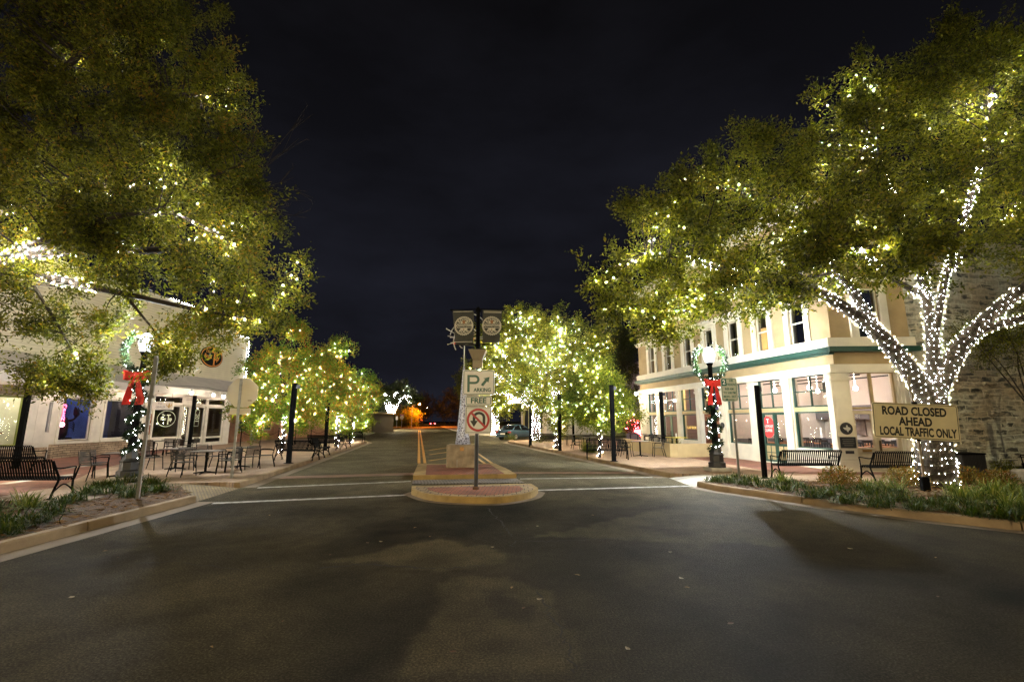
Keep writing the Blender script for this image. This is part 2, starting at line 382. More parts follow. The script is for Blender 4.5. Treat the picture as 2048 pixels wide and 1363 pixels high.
redp = brick('red_pavers', (.27, .1, .055), (.21, .075, .042), (.12, .07, .045), .22, .11, ms=.007, bump=.25, stain=.35)
li = offset(kl1, .17); lj = offset(kl2, .17)
mb = MB(); mb.prism([(li[0][0], -4), li[1], li[2], (-9.35, 11.4), (-9.5, 13.5), (lj[0][0] - .3, 13.75), lj[0], lj[1], lj[2], (-17, 45.2), (-60, 45.2), (-60, -4)], -.05, .15); struct('sidewalk', mb, pave_l)
mb = MB(); mb.prism([G(-300, 1090, .15), G(0, 992, .15), G(120, 972, .15), G(190, 940, .15), G(250, 925, .15), G(330, 903, .15), G(400, 890, .15), (-21.6, 36), (-30, 36), (-30, 5)], .151, .155); struct('red_sidewalk', mb, redp)
mb = MB()
for a, b in (((0, 968), (150, 948)), ((90, 940), (210, 928))): mb.ribbon([G(*a, .15), G(*b, .15)], .35, .159)
struct('sidewalk_band', mb, wconc)
ri = offset(kr1, .17); rj = offset(kr2, -.17)
mb = MB(); mb.prism([rj[0], (rj[0][0] + .9, 15.6), (6.9, 14.4), (6.2, 14.3), ri[0], ri[1], ri[2], ri[3], ri[4], ri[5], ri[6], ri[7], (60, 3), (60, 43), (3, 43), rj[2], rj[1]], -.05, .15); struct('sidewalk', mb, pave_r)
mb = MB(); mb.prism([G(1440, 925, .15), G(1560, 945, .15), G(1690, 950, .15), (13, 15.9), (11.4, 16.6), (9.9, 24.), (8.3, 24)], .151, .155); struct('red_sidewalk', mb, redp)
mb = MB()
mb.add([(-7.46, 11.38, .004), (lj[0][0] + .2, 13.62, .004), (-9.52, 13.5, .154), (-9.35, 11.4, .154)], [(0, 1, 2, 3)])
struct('sidewalk_ramp', mb, brick('tactile', (.33, .23, .09), (.28, .19, .07), (.1, .08, .05), .09, .06, ms=.012, bump=.9))
mb = MB(); mb.add([(5.25, 15.95, .004), (5.25, 13.7, .004), (6.3, 14.3, .152), (6.9, 14.4, .152), (6.25, 15.7, .152)], [(1, 2, 3, 4, 0)]); struct('sidewalk_ramp', mb, wconc)
# far side: pavements beyond the next crossing
mb = MB(); mb.prism([(-19, 62), (-36, 150), (-120, 150), (-120, 62)], -.02, .12); mb.prism([(-5.5, 60), (-23, 150), (120, 150), (120, 60)], -.02, .12); struct('far_pavement', mb, wconc)
mb = MB(); mb.prism([G(740, 862), G(800, 856), G(806, 852), G(770, 851), (-28, 95)], .05, .2); mb.prism([G(960, 862), G(1030, 866), (4, 60), (-6, 75)], .05, .2); struct('far_verge', mb, mat('turf', (.06, .09, .03), .9, 0, .4, 3, .6, 60))
# traffic island
def gp(x, y, z=0): return tuple(G(680 + x / 3.009, 860 + y / 3.009, z))[:2]
nose = [gp(427, 372, .15), gp(424, 335, .15), gp(1140, 318, .15), gp(1185, 340, .15)]
curve = smooth_path([(*gp(1192, 345, .15), 0), (*gp(1150, 372, .15), 0), (*gp(1000, 397, .15), 0), (*gp(860, 402, .15), 0), (*gp(650, 395, .15), 0), (*gp(520, 380, .15), 0), (*gp(430, 352, .15), 0)], 6)
foot = [(p.x, p.y) for p in curve] + [gp(432, 335, .15), gp(1150, 320, .15)]
islc = mat('island_concrete', (.4, .27, .1), .85, 0, .3, 2.4, .4, 50)
mb = MB(); mb.prism(foot, -.02, .15); struct('traffic_island_kerb', mb, islc)
cxn = sum(p[0] for p in foot) / len(foot); cyn = sum(p[1] for p in foot) / len(foot)
mb = MB(); mb.prism([(cxn + (x - cxn) * 1.13, cyn + (y - cyn) * 1.2 - .06) for x, y in foot[:-2]] + [foot[-2], foot[-1]], .0, .006); struct('island_gutter', mb, gutter_m)
isr = brick('island_brick', (.42, .13, .06), (.34, .1, .05), (.06, .05, .04), .2, .1, ms=.011, bump=.5, rot=.05)
ist = brick('island_tan_brick', (.42, .29, .14), (.36, .25, .13), (.07, .055, .04), .21, .32, ms=.012, bump=.5)
mb = MB(); mb.prism([(cxn + (x - cxn) * .93, cyn + (y - cyn) * .9) for x, y in foot], .151, .156); struct('island_border_paving', mb, ist)
mb = MB(); mb.prism([(cxn + (x - cxn) * .74, cyn + .06 + (y - cyn) * .66) for x, y in foot], .157, .162); struct('island_paving', mb, isr)
mb = MB(); mb.prism([gp(434, 325), gp(1110, 318), gp(1060, 292), gp(437, 302)], .0, .02); struct('island_crossing_paving', mb, brick('grey_brick', (.2, .17, .14), (.25, .2, .16), (.05, .04, .03), .1, .2, ms=.012, bump=.5))
b2 = [gp(437, 304), gp(1068, 296), gp(1000, 240), gp(935, 196), gp(462, 205)]; b2t = [gp(440, 270, .15), gp(470, 200, .15), gp(930, 198, .15), gp(1062, 262, .15)]
mb = MB(); mb.prism([b2t[0], b2t[3], ((b2t[3][0] * .5 + b2t[2][0] * .5 + .05), (b2t[3][1] + b2t[2][1]) / 2), b2t[2], b2t[1]], -.02, .15); struct('traffic_island_kerb', mb, islc)
mb = MB(); mb.prism([gp(515, 268, .15), gp(990, 262, .15), gp(900, 203, .15), gp(522, 208, .15)], .151, .156); struct('island_paving', mb, isr)
# ================================================================== BUILDINGS
cream = mat('cream_paint', (.66, .6, .46), .55, 0, .08, 2, .12, 40)
tan = mat('tan_plaster', (.36, .26, .13), .8, 0, .14, 1.6, .25, 50)
tanp = mat('tan_panel', (.44, .33, .16), .7, 0, .1, 2, .1, 50)
dgreen = mat('dark_green_paint', (.012, .05, .035), .4, 0, .15, 5)
glass = glassmat('window_glass', (.93, .95, .95), 2.2)
dglass = glassmat('dark_window_glass', (.3, .31, .33), 1.3)
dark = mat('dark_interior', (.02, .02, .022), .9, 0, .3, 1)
whitep = mat('white_paint_wood', (.7, .66, .58), .55, 0, .1, 2.5, .1, 50)
def pane(parent, x0, x1, y, z0, z1, m=None, name='glass_pane'):
    mb = MB(); mb.add([(x0, y, z0), (x1, y, z0), (x1, y, z1), (x0, y, z1)], [(1, 0, 3, 2)]); return mb.build(name, m or glass, parent)
# ---------------------------------------------------------------- corner building on the right (local x runs away along the street, +y faces the street)
ANG = math.atan2(.98, -.2)
B = thing('corner_building', 'three storey cream and tan corner building with dark green trim and lit shopfronts', 'building', (11.6, 16.5, 0), ANG)
holes = [(12.75, 13.9, .85, 3.72), (10.45, 12.3, .18, 3.72), (8.55, 10.05, .85, 3.72), (6.65, 8.1, .18, 3.72), (4.48, 6.05, .85, 3.6), (2.48, 3.93, .18, 3.6), (.4, 2.03, .85, 3.6)]
ups = [1.42, 3.33, 5.2, 7.1, 9.05, 11.1, 13.05]
uh = [(c - .36, c + .36, 4.85, 6.55) for c in ups] + [(c - .36, c + .36, 7.6, 9.2) for c in ups]
mb = MB(); mb.wall(-.02, 14.88, -.3, 0, 0, 3.86, holes); mb.build('shopfront_wall', cream, B)
mb = MB(); mb.wall(-.02, 14.88, -.3, 0, 3.86, 10.4, uh); mb.box(14.6, 14.88, -12, -.3, 0, 10.4); mb.build('wall', tan, B)
mb = MB()   # mouldings: pilasters, string courses, window surrounds
for a, b in ((-.02, .34), (2.07, 2.43), (3.97, 4.43), (6.1, 6.6), (8.15, 8.5), (10.1, 10.4), (12.35, 12.7), (13.98, 14.9)):
    mb.box(a, b, 0, .09, 0.05, 3.55); mb.box(a - .03, b + .03, 0, .13, .05, .42); mb.box(a - .04, b + .04, 0, .14, 3.3, 3.42); mb.box(a - .02, b + .02, 0, .12, 3.46, 3.56); mb.box(a + .07, b - .07, .09, .105, 1.5, 3.1)
mb.box(-.05, 14.95, 0, .12, 3.58, 3.88)
mb.box(-.06, 14.98, 0, .16, 4.52, 4.84); mb.box(-.06, 14.98, 0, .1, 6.78, 6.98); mb.box(-.06, 14.98, .1, .22, 6.86, 6.98); mb.box(-.1, 15.05, 0, .4, 10.1, 10.5)
for c in ups:
    for z0, z1 in ((4.85, 6.55), (7.6, 9.2)):
        mb.box(c - .62, c - .37, 0, .07, z0 - .0, z1 + .16); mb.box(c + .37, c + .62, 0, .07, z0, z1 + .16); mb.box(c - .37, c + .37, 0, .07, z1 + .01, z1 + .16); mb.box(c - .45, c + .45, .07, .15, z0 - .08, z0)
        mb.box(c - .68, c + .68, .0, .12, z1 + .17, z1 + .3)
mb.build('moulding', cream, B)
mb = MB(); mb.box(-.1, 15.02, 0, .3, 4.32, 4.5); mb.box(-.08, 15., 0, .2, 4.25, 4.31); mb.build('cornice', dgreen, B)
for c in ups:
    for z0, z1 in ((4.85, 6.55), (7.6, 9.2)):
        mb = MB(); mb.frame(c - .36, c + .36, -.12, -.05, z0, z1, .05); mb.box(c - .31, c + .31, -.1, -.04, (z0 + z1) / 2 - .03, (z0 + z1) / 2 + .03)
        f = mb.build('window', cream, B); pane(f, c - .31, c + .31, -.09, z0 + .05, z1 - .05)
for c in (3.33, 12.9): mb = MB(); mb.box(c - .05, c + .27, -.2, -.18, 4.95, 5.9); mb.build('curtain', mat('amber_blind', (.5, .28, .08), .7, emit=(1, .5, .15), estr=.25), B)
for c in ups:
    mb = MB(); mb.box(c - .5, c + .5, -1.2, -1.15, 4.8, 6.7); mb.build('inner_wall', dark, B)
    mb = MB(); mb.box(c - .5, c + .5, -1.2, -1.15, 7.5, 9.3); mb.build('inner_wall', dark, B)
def shop_window(x0, x1, ztop, nx, low=True):
    mb = MB(); mb.frame(x0, x1, -.16, -.06, 2.4, ztop, .05)
    zm = (2.4 + ztop) / 2 + .0; mb.box(x0 + .05, x1 - .05, -.15, -.07, zm - .02, zm + .02)
    for k in range(1, nx): xm = x0 + (x1 - x0) * k / nx; mb.box(xm - .018, xm + .018, -.145, -.075, 2.45, ztop - .05)
    f = mb.build('transom_window', dgreen, B); pane(f, x0 + .05, x1 - .05, -.11, 2.45, ztop - .05)
    mb = MB(); mb.box(x0, x1, -.2, -.03, 2.24, 2.39); mb.build('lintel', tanp, B)
    if low:
        mb = MB(); mb.frame(x0, x1, -.16, -.06, .85, 2.23, .05); f = mb.build('shop_window', dgreen, B); pane(f, x0 + .05, x1 - .05, -.11, .9, 2.18)
        mb = MB(); mb.box(x0 - .04, x1 + .04, -.28, -.045, .16, .84); mb.build('stall_riser', tanp, B)
        mb = MB(); xm = (x0 + x1) / 2
        mb.frame(x0, x1, -.044, -.02, .2, .82, .035); mb.box(x0 + .035, x1 - .035, -.044, -.02, .55, .585); mb.box(xm - .018, xm + .018, -.044, -.021, .235, .55); mb.build('riser_trim', dgreen, B)
def double_door(x0, x1, mfr, red=False):
    xm = (x0 + x1) / 2
    for a, b in ((x0, xm - .004), (xm + .004, x1)):
        mb = MB(); mb.frame(a, b, -.17, -.1, .19, 2.22, .085); mb.box(a + .085, b - .085, -.17, -.1, .85, .93); mb.box((a + b) / 2 - .02, (a + b) / 2 + .02, -.16, -.11, .275, .85); mb.box(a + .085, b - .085, -.16, -.11, .55, .58)
        d = mb.build('door', mfr, B); pane(d, a + .085, b - .085, -.135, .93, 2.135)
        m2 = MB(); m2.box(a + .086, b - .086, -.15, -.12, .276, .84); m2.build('door_panel', tanp, d)
        m3 = MB(); hx = b - .05 if a == x0 else a + .05; m3.tube([(hx, -.06, .98), (hx, -.06, 1.28)], .012); m3.build('handle', blacks, d)
shop_window(12.75, 13.9, 3.72, 2); shop_window(10.45, 12.3, 3.72, 3, False); double_door(10.55, 12.2, mat('sage_paint', (.1, .14, .08), .5))
shop_window(8.55, 10.05, 3.72, 2); shop_window(6.65, 8.1, 3.72, 1, False); shop_window(4.48, 6.05, 3.6, 2); shop_window(2.48, 3.93, 3.6, 2, False); double_door(2.52, 3.9, dgreen); shop_window(.4, 2.03, 3.6, 2)
mahog = mat('mahogany', (.2, .055, .018), .4, 0, .3, 6)
mb = MB(); mb.frame(7.18, 8.08, -.17, -.1, .19, 2.22, .14); mb.box(7.32, 7.94, -.17, -.1, .8, .95)
for k in (0, 1):
    for j in (0, 1): mb.box(7.34 + .32 * k, 7.60 + .32 * k, -.155, -.12, .36 + .22 * j, .55 + .22 * j)
d = mb.build('door', mahog, B); d['label'] = 'dark red wooden door with a tall glass pane'; pane(d, 7.32, 7.94, -.13, .95, 2.08); m2 = MB(); m2.box(7.3, 7.95, -.15, -.135, .33, .8); m2.build('door_panel', mahog, d)
mb = MB(); mb.box(6.66, 7.17, -.17, -.08, .19, 2.22); mb.build('side_panel', mahog, B)
# chamfered entrance: local frame along the chamfer
def chM(): # matrix from (x along chamfer from street column, y outward, z) to building-local
    wpt = Matrix.Translation((11.6, 16.5, 0)) @ Matrix.Rotation(math.atan2(-.06, 1) , 4, 'Z') @ Matrix.Scale(-1, 4, (0, 1, 0))
    return B_inv @ wpt
B_inv = (Matrix.Translation((11.6, 16.5, 0)) @ Matrix.Rotation(ANG, 4, 'Z')).inverted()
CM = chM()
def cmb(): return MB(CM)
mb = cmb(); mb.wall(0.0, 2.75, -.3, 0, 0, 3.86, [(.45, 2.05, .16, 3.62)]); mb.build('entrance_wall', cream, B)
mb = cmb(); mb.wall(0.0, 2.75, -.3, 0, 3.86, 10.4, [(1.0, 1.8, 4.85, 6.7), (1.0, 1.8, 7.6, 9.2)]); mb.build('entrance_upper_wall', tan, B)
mb = cmb()
for a, b in ((-.22, .4), (2.12, 2.75)):
    mb.box(a, b, 0, .1, .05, 3.55); mb.box(a - .04, b + .04, 0, .16, .05, .5); mb.box(a - .02, b + .02, 0, .13, .56, .62); mb.box(a - .02, b + .02, 0, .13, 1.72, 1.8); mb.box(a - .05, b + .05, 0, .16, 3.3, 3.42); mb.box(a - .03, b + .03, 0, .13, 3.46, 3.56); mb.box(a + .1, b - .1, .1, .116, 1.9, 3.15)
mb.box(-.2, 2.8, 0, .12, 3.58, 3.88); mb.box(-.2, 2.82, 0, .16, 4.52, 4.84); mb.box(-.2, 2.82, 0, .12, 6.9, 7.1)
for a in (.72, 1.81): mb.box(a, a + .27, 0, .08, 4.85, 6.86)
mb.build('entrance_moulding', cream, B)
mb = cmb(); mb.box(-.25, 2.85, 0, .3, 4.32, 4.5); mb.build('cornice', dgreen, B)
for z0, z1 in ((4.85, 6.7), (7.6, 9.2)):
    mb = cmb(); mb.frame(1., 1.8, -.12, -.05, z0, z1, .05); mb.box(1.05, 1.75, -.1, -.04, (z0 + z1) / 2 - .03, (z0 + z1) / 2 + .03); f = mb.build('window', cream, B)
    mb = cmb(); mb.add([(1.05, -.09, z0), (1.75, -.09, z0), (1.75, -.09, z1), (1.05, -.09, z1)], [(0, 1, 2, 3)]); mb.build('glass_pane', glass, f)
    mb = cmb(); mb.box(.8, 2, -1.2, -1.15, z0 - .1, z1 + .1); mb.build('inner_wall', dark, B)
mb = cmb(); mb.frame(.45, 2.05, -.16, -.07, 2.3, 3.62, .06); mb.box(1.21, 1.29, -.16, -.07, 2.36, 3.56); f = mb.build('transom_window', tanp, B)
mb = cmb(); mb.add([(.5, -.11, 2.3), (2., -.11, 2.3), (2., -.11, 3.6), (.5, -.11, 3.6)], [(0, 1, 2, 3)]); mb.build('glass_pane', glass, f)
dc = mat('pale_door_paint', (.55, .47, .32), .5, 0, .08, 3)
for k, (a, b) in enumerate(((.45, 1.245), (1.255, 2.05))):
    mb = cmb(); mb.frame(a, b, -.18, -.1, .16, 2.24, .12); mb.box(a + .12, b - .12, -.18, -.1, .78, .95); mb.box(a + .12, b - .12, -.165, -.13, .29, .78); mb.box(a + .2, b - .2, -.14, -.115, .36, .7)
    d = mb.build('door', dc, B)
    mb = cmb(); mb.add([(a + .12, -.14, .95), (b - .12, -.14, .95), (b - .12, -.14, 2.12), (a + .12, -.14, 2.12)], [(0, 1, 2, 3)]); mb.build('glass_pane', glass, d)
    mb = cmb()
    if k == 0: mb.box(a + .25, b - .25, -.1, -.08, .82, .89); mb.build('letter_slot', mat('brass', (.6, .36, .08), .3, 1), d)
    else: mb.box(a + .03, a + .09, -.1, -.07, .85, 1.2); mb.build('handle', mat('bronze', (.15, .11, .06), .4, .8), d)
CMT = CM @ RX @ Matrix.Scale(-1, 4, (0, 0, 1))
def ctext(s, size, x, z, y, m, name, **k):
    mb = MB(CM @ Matrix.Translation((0, y, 0)) @ RX); mb.text(s, size, x, z, 0, **k); return mb.build(name, m, B)
ctext('201', .16, .68, 2.03, -.13, mat('white_letter', (.75, .75, .72), .5, var=0), 'house_number')
mb = MB(CM @ Matrix.Translation((.09, .117, 1.62)) @ Matrix.Rotation(math.pi / 2, 4, 'X')); mb.lathe([(.21, -.035), (.21, -.01), (.17, -.005), (.17, 0)], 24); mb.build('medallion', blacks, B)
tx = [(-.2, .13), (-.03, .13), (-.03, .42), (.16, .42), (.16, .22), (.34, .15), (.47, .14), (.5, -.1), (.36, -.2), (.2, -.33), (.16, -.5), (.04, -.4), (-.06, -.2), (-.2, -.18), (-.3, -.1), (-.46, .1), (-.48, .13)]
mb = MB(CM @ Matrix.Translation((.09, .152, 1.62)) @ RX); mb.prism([(x * .26, y * .26) for x, y in tx], -.006, 0.0); mb.build('state_emblem', mat('silver_letter', (.6, .58, .52), .4, .5, var=0), B)
mb = cmb(); mb.box(-.16, .36, .117, .14, .95, 1.33); mb.box(-.02, .26, .117, .135, .76, .86); mb.build('plaque', blacks, B)
mb = MB(CM @ Matrix.Translation((.1, .142, 1.24)) @ RX)
for k, ww in enumerate((.4, .36, .4, .3)): mb.add([(-ww / 2, -.07 * k, 0), (ww / 2, -.07 * k, 0), (ww / 2, -.07 * k + .022, 0), (-ww / 2, -.07 * k + .022, 0)], [(0, 1, 2, 3)])
mb.build('plaque_lines', mat('plaque_line', (.2, .19, .16), .5, .3), B)
# inside: cafe behind bays 0-6, bar behind bays 8-14
inw = mat('cafe_wall', (.62, .56, .5), .8, 0, .05, 1); ino = mat('cafe_floor', (.2, .12, .07), .5, 0, .25, 3); inc = mat('cafe_ceiling', (.6, .5, .47), .8, 0, .05)
mb = MB(); mb.box(-.6, 6.6, -6.1, -6, .1, 4.2); mb.box(6.6, 6.7, -6, -.3, .1, 4.2); mb.box(-.66, -.6, -6, -2.95, .1, 4.2); mb.build('cafe_inner_wall', inw, B)
cpoly = [(.0, -.32), (-.58, -2.9), (-.58, -6), (6.6, -6), (6.6, -.32)]
mb = MB(); mb.prism(cpoly, .1, .16); mb.build('cafe_floor', ino, B)
mb = MB(); mb.prism(cpoly, 4.05, 4.2); mb.build('cafe_ceiling', inc, B)
mb = MB(); mb.box(.1, 6.58, -5.99, -5.5, 1.95, 2.6); mb.box(.11, 6.58, -5.99, -5.97, .2, 1.0); mb.build('counter_bulkhead', mat('grey_panel', (.12, .11, .12), .6), B)
bw = mat('bar_wall', (.26, .2, .46), .8, 0, .35, 1.5); bwr = mat('bar_red_wall', (.42, .2, .2), .8, 0, .3, 2)
mb = MB(); mb.box(6.7, 14.6, -5.1, -5, .1, 4.2); mb.build('bar_inner_wall', bw, B)
mb = MB(); mb.box(6.71, 8.9, -2.1, -2., .1, 4.2); mb.build('bar_red_wall', bwr, B)
mb = MB(); mb.box(6.7, 14.6, -5, -.3, .1, .16); mb.build('bar_floor', ino, B)
mb = MB(); mb.box(6.7, 14.6, -5, -.3, 4.05, 4.2); mb.build('bar_ceiling', mat('bar_ceiling', (.2, .18, .24), .8), B)
def plight(name, loc, e, col, r=.06, parent=None):
    l = bpy.data.lights.new(name, 'POINT'); l.energy = e; l.color = col; l.shadow_soft_size = r; o = bpy.data.objects.new(name, l); COL.objects.link(o); o.location = loc
    if parent: o.parent = parent
    return o
for x, y in ((1.2, -1.6), (3.2, -2), (5.2, -2), (3.2, -4.4), (5.2, -4.4)):
    mb = MB(); mb.sphere((x, y, 3.3), .1, 10, 6); mb.tube([(x, y, 3.4), (x, y, 4.05)], .01); mb.build('pendant_lamp', emat('pendant', (1, .78, .68), 14), B); plight('pendant_light', (x, y, 3.15), 34, (1, .83, .7), .1, B)
for x, y, c, e in ((13, -2., (.66, .56, 1), 30), (11.3, -2.5, (.58, .48, 1), 34), (9.6, -1.2, (1, .6, .35), 30), (9.4, -3.5, (.7, .6, 1), 25)):
    plight('bar_light', (x, y, 3.6), e, c, .1, B)
mb = MB(); mb.lathe([(.34, 3.0), (.4, 3.1), (.3, 3.4), (.1, 3.5)], 14, (9.15, -.95)); mb.build('lamp_shade', emat('bar_shade', (1, .72, .2), 9), B)
mb = MB(); mb.box(1.0, 2.6, -5.96, -5.9, 1.3, 1.9); mb.build('picture', mat('sunset_picture', (.45, .15, .02), .5, 0, .7, 2), B)
mb = MB(); mb.box(4.3, 4.9, -5.96, -5.9, 1.2, 2.1); mb.build('picture', mat('grey_picture', (.25, .2, .18), .5, 0, .5, 3), B)
wain = mat('wainscot', (.16, .15, .16), .6, 0, .15, 3)
mb = MB(); mb.box(-.56, .09, -5.985, -5.93, .17, 1.05); mb.box(6.52, 6.585, -5.9, -.6, .17, 1.02); mb.build('wainscot', wain, B)
mb = MB(); mb.box(2.9, 3.25, -3.4, -3.05, .17, 4.04); mb.build('pillar', whitep, B)
mb = MB(); mb.box(6.53, 6.58, -2.6, -1.9, 1.35, 2.1); mb.build('picture', mat('umber_picture', (.2, .13, .08), .5, 0, .6, 5), B)
mb = MB(); mb.box(5.1, 5.9, -5.96, -5.9, .17, 2.3); mb.build('inner_doorway', dark, B)
for yy in (-1.4, -2.8): mb = MB(); mb.box(.3, 6.3, yy - .03, yy + .03, 3.55, 3.6); mb.build('track_rail', blacks, B)
mb = MB(); mb.box(3.6, 4.6, -4.2, -4.1, 3.2, 3.8); mb.build('track_lamp', blacks, B)
# window lettering
def btext(s, size, x, z, y, m, name, **k):
    mb = MB(Matrix.Translation((x, y, z)) @ RXB); mb.text(s, size, 0, 0, 0, **k); return mb.build(name, m, B)
amber = mat('amber_letter', (.6, .4, .08), .4, 0, 0, emit=(1, .65, .15), estr=.35)
btext('SLAP BOX', .2, 9.3, 1.5, -.105, amber, 'window_lettering', bold=.006)
mb = MB(Matrix.Translation((3.62, -.12, 1.62)) @ RXB); mb.prism([(.36 * math.cos(t * .2618), .45 * math.sin(t * .2618)) for t in range(24)], -.004, 0); mb.build('coffee_decal', mat('red_decal', (.65, .03, .03), .5, 0, 0, emit=(1, .05, .04), estr=.25), B)
wl = mat('white_letter', (.75, .75, .72), .5, var=0)
mb = MB(Matrix.Translation((3.62, -.114, 1.62)) @ RXB); mb.text('OUTPOST', .15, 0, .02, 0, .85, .004); mb.text('COFFEE', .15, 0, -.15, 0, .85, .004); mb.text('T', .26, 0, .24, 0, 1, .01); mb.build('decal_lettering', wl, B)
mb = MB(Matrix.Translation((.95, -.104, 1.45)) @ RXB); mb.text('COFFEE', .11, 0, 0, 0, 1, .002, math.pi / 2); mb.build('window_lettering', wl, B)
mb = MB(Matrix.Translation((6.35, .106, 1.66)) @ Matrix.Rotation(math.pi / 2, 4, 'X')); mb.lathe([(.14, -.03), (.14, 0.)], 18); mb.build('wall_disc', blacks, B)
# lattice of little lights in the last window
def octa(r):
    return [(r, 0, 0), (-r, 0, 0), (0, r, 0), (0, -r, 0), (0, 0, r), (0, 0, -r)], [(0, 2, 4), (2, 1, 4), (1, 3, 4), (3, 0, 4), (2, 0, 5), (1, 2, 5), (3, 1, 5), (0, 3, 5)]
bulb_m = emat('fairy_bulb', (1, .85, .6), BULB_E); cool_m = emat('cool_bulb', (.95, .95, .9), 32); red_m = emat('red_bulb', (1, .05, .06), 40)
def bulbs_np(pts, r, name, m, parent):
    o, fc = octa(r); o = np.array(o); pts = np.asarray(pts, float).reshape(-1, 3); n = len(pts)
    return np_mesh(name, (pts[:, None] + o[None]).reshape(-1, 3), (np.arange(n)[:, None, None] * 6 + np.array(fc)[None]).reshape(-1, 3), m, parent)
wl_t = thing('light_curtain', 'curtain of small white lights hanging inside the farthest shop window', 'string lights', B.matrix_basis @ Vector((13.3, -.35, .9)), ANG)
wb = bulbs_np([(random.uniform(-.5, .5), random.uniform(-.05, .05), random.uniform(0, 1.25)) for _ in range(170)], .013, 'bulb', emat('curtain_bulb', (1, .92, .8), 12), wl_t); wb['kind'] = 'stuff'
mb = MB()
for k in range(11): mb.tube([(-.5 + .1 * k, 0, 1.28), (-.5 + .1 * k, 0, 0)], .004, 3)
mb.build('wire', blacks, wl_t)
# ---------------------------------------------------------------- rough stone building
def stonemat():
    t = NT('rough_stone'); sp = t.new('SeparateXYZ'); t.l(t.tc.outputs['Object'], sp.inputs[0]); cb = t.new('CombineXYZ'); t.l(sp.outputs[0], cb.inputs[0]); t.l(sp.outputs[2], cb.inputs[1])
    nz_ = t.new('TexNoise', Scale=1.7, Detail=3.); t.l(cb.outputs[0], nz_.inputs['Vector']); vm = t.new('VectorMath', _operation='MULTIPLY_ADD'); vm.inputs[1].default_value = (.42, .16, 0); t.l(nz_.outputs['Color'], vm.inputs[0]); t.l(cb.outputs[0], vm.inputs[2])
    b = t.new('TexBrick'); t.l(vm.outputs[0], b.inputs['Vector'])
    for k_, v_ in (('Color1', (.2, .2, .2, 1)), ('Color2', (1, 1, 1, 1)), ('Mortar', (0, 0, 0, 1)), ('Scale', 1.), ('Mortar Size', .035), ('Mortar Smooth', .8), ('Brick Width', .58), ('Row Height', .21)): b.inputs[k_].default_value = v_
    mpn = t.new('Mapping'); mpn.inputs['Scale'].default_value = (2.2, 6., 1); t.l(vm.outputs[0], mpn.inputs[0]); blot = t.ramp(t.noise(1., 6, .62, mpn.outputs[0]), [(.42, (0, 0, 0)), (.56, (1, 1, 1))])
    up = t.ramp(sp.outputs[2], [(.12, (.25, .25, .25)), (.3, (1, 1, 1))]); up.node.color_ramp.elements[0].position = .1
    mask = t.mix(1., t.mix(1., b.outputs['Color'], blot, 'MULTIPLY'), (1.15, 1.15, 1.15), 'MULTIPLY')
    tone = t.ramp(t.noise(.5, 3), [(.4, (.52, .44, .3)), (.6, (.6, .62, .5))])
    t.l(t.mix(1., t.mix(mask, tone, (.075, .08, .066)), t.ramp(t.noise(9, 5, .7), [(.3, (.65,) * 3), (.7, (1.15,) * 3)]), 'MULTIPLY'), t.b.inputs['Base Color']); t.b.inputs['Roughness'].default_value = .9
    t.bump(b.outputs['Color'], .9, .03); MATS['rough_stone'] = t.m; return t.m
SB = thing('stone_building', 'rough grey limestone wall of the building beside the corner shop', 'building', (14.35, 16.35, 0), math.atan2(.2, .98))
mb = MB(); mb.box(0, 20, 0, .4, 0, 8.5); sm = stonemat(); wall_mb = mb
mb = MB(); mb.box(-.02, 20.1, -.06, .46, 8.5, 8.8); mb.build('coping', wconc, SB)
# rock faces standing proud of the wall
mb = wall_mb; rs = random.Random(4)
for row in range(38):
    x = rs.uniform(-.3, 0)
    while x < 9:
        wd = rs.uniform(.35, .95)
        if rs.random() < .3 and x > 0 and row * .21 < 6.4:
            d = rs.uniform(.015, .06); z0 = row * .21 + .025; z1 = z0 + .165; mb.add([(x + .02, .002, z0), (x + wd - .03, .002, z0), (x + wd - .03, .002, z1), (x + .02, .002, z1), (x + .07, -d, z0 + .03), (x + wd - .09, -d * rs.uniform(.6, 1.2), z0 + .04), (x + wd - .08, -d, z1 - .03), (x + .06, -d * rs.uniform(.6, 1.2), z1 - .04)], [(4, 5, 6, 7), (0, 1, 5, 4), (1, 2, 6, 5), (2, 3, 7, 6), (3, 0, 4, 7)])
        x += wd
mb.build('wall', sm, SB)
# terrace wall and railing in front of the far bays
tw = MB(); tw.prism([(6.75, .35), (6.75, 2.35), (7.0, 2.6), (13.9, 2.0), (13.9, 1.75), (7.15, 2.32), (7.0, .35)], .1, .78)
TW = thing('terrace_wall', 'low tan plaster wall round the raised dining terrace', 'wall', B.location, ANG); tw.build('wall', tanp, TW)
mb = MB()
for k in range(7): x = 7.2 + k * 1.08; yb = 2.35 - (x - 7.15) * .075; mb.tube([(x, yb, .78), (x, yb, 1.12)], .018, 5)
mb.tube([(7.2, 2.35, 1.12), (13.7, 1.86, 1.12)], .018, 5); mb.build('railing', black, TW)
mb = MB(); mb.prism([(7.0, .35), (7.0, 2.3), (13.9, 1.8), (13.9, .35)], .1, .3); mb.build('terrace_deck', pave_r, TW)
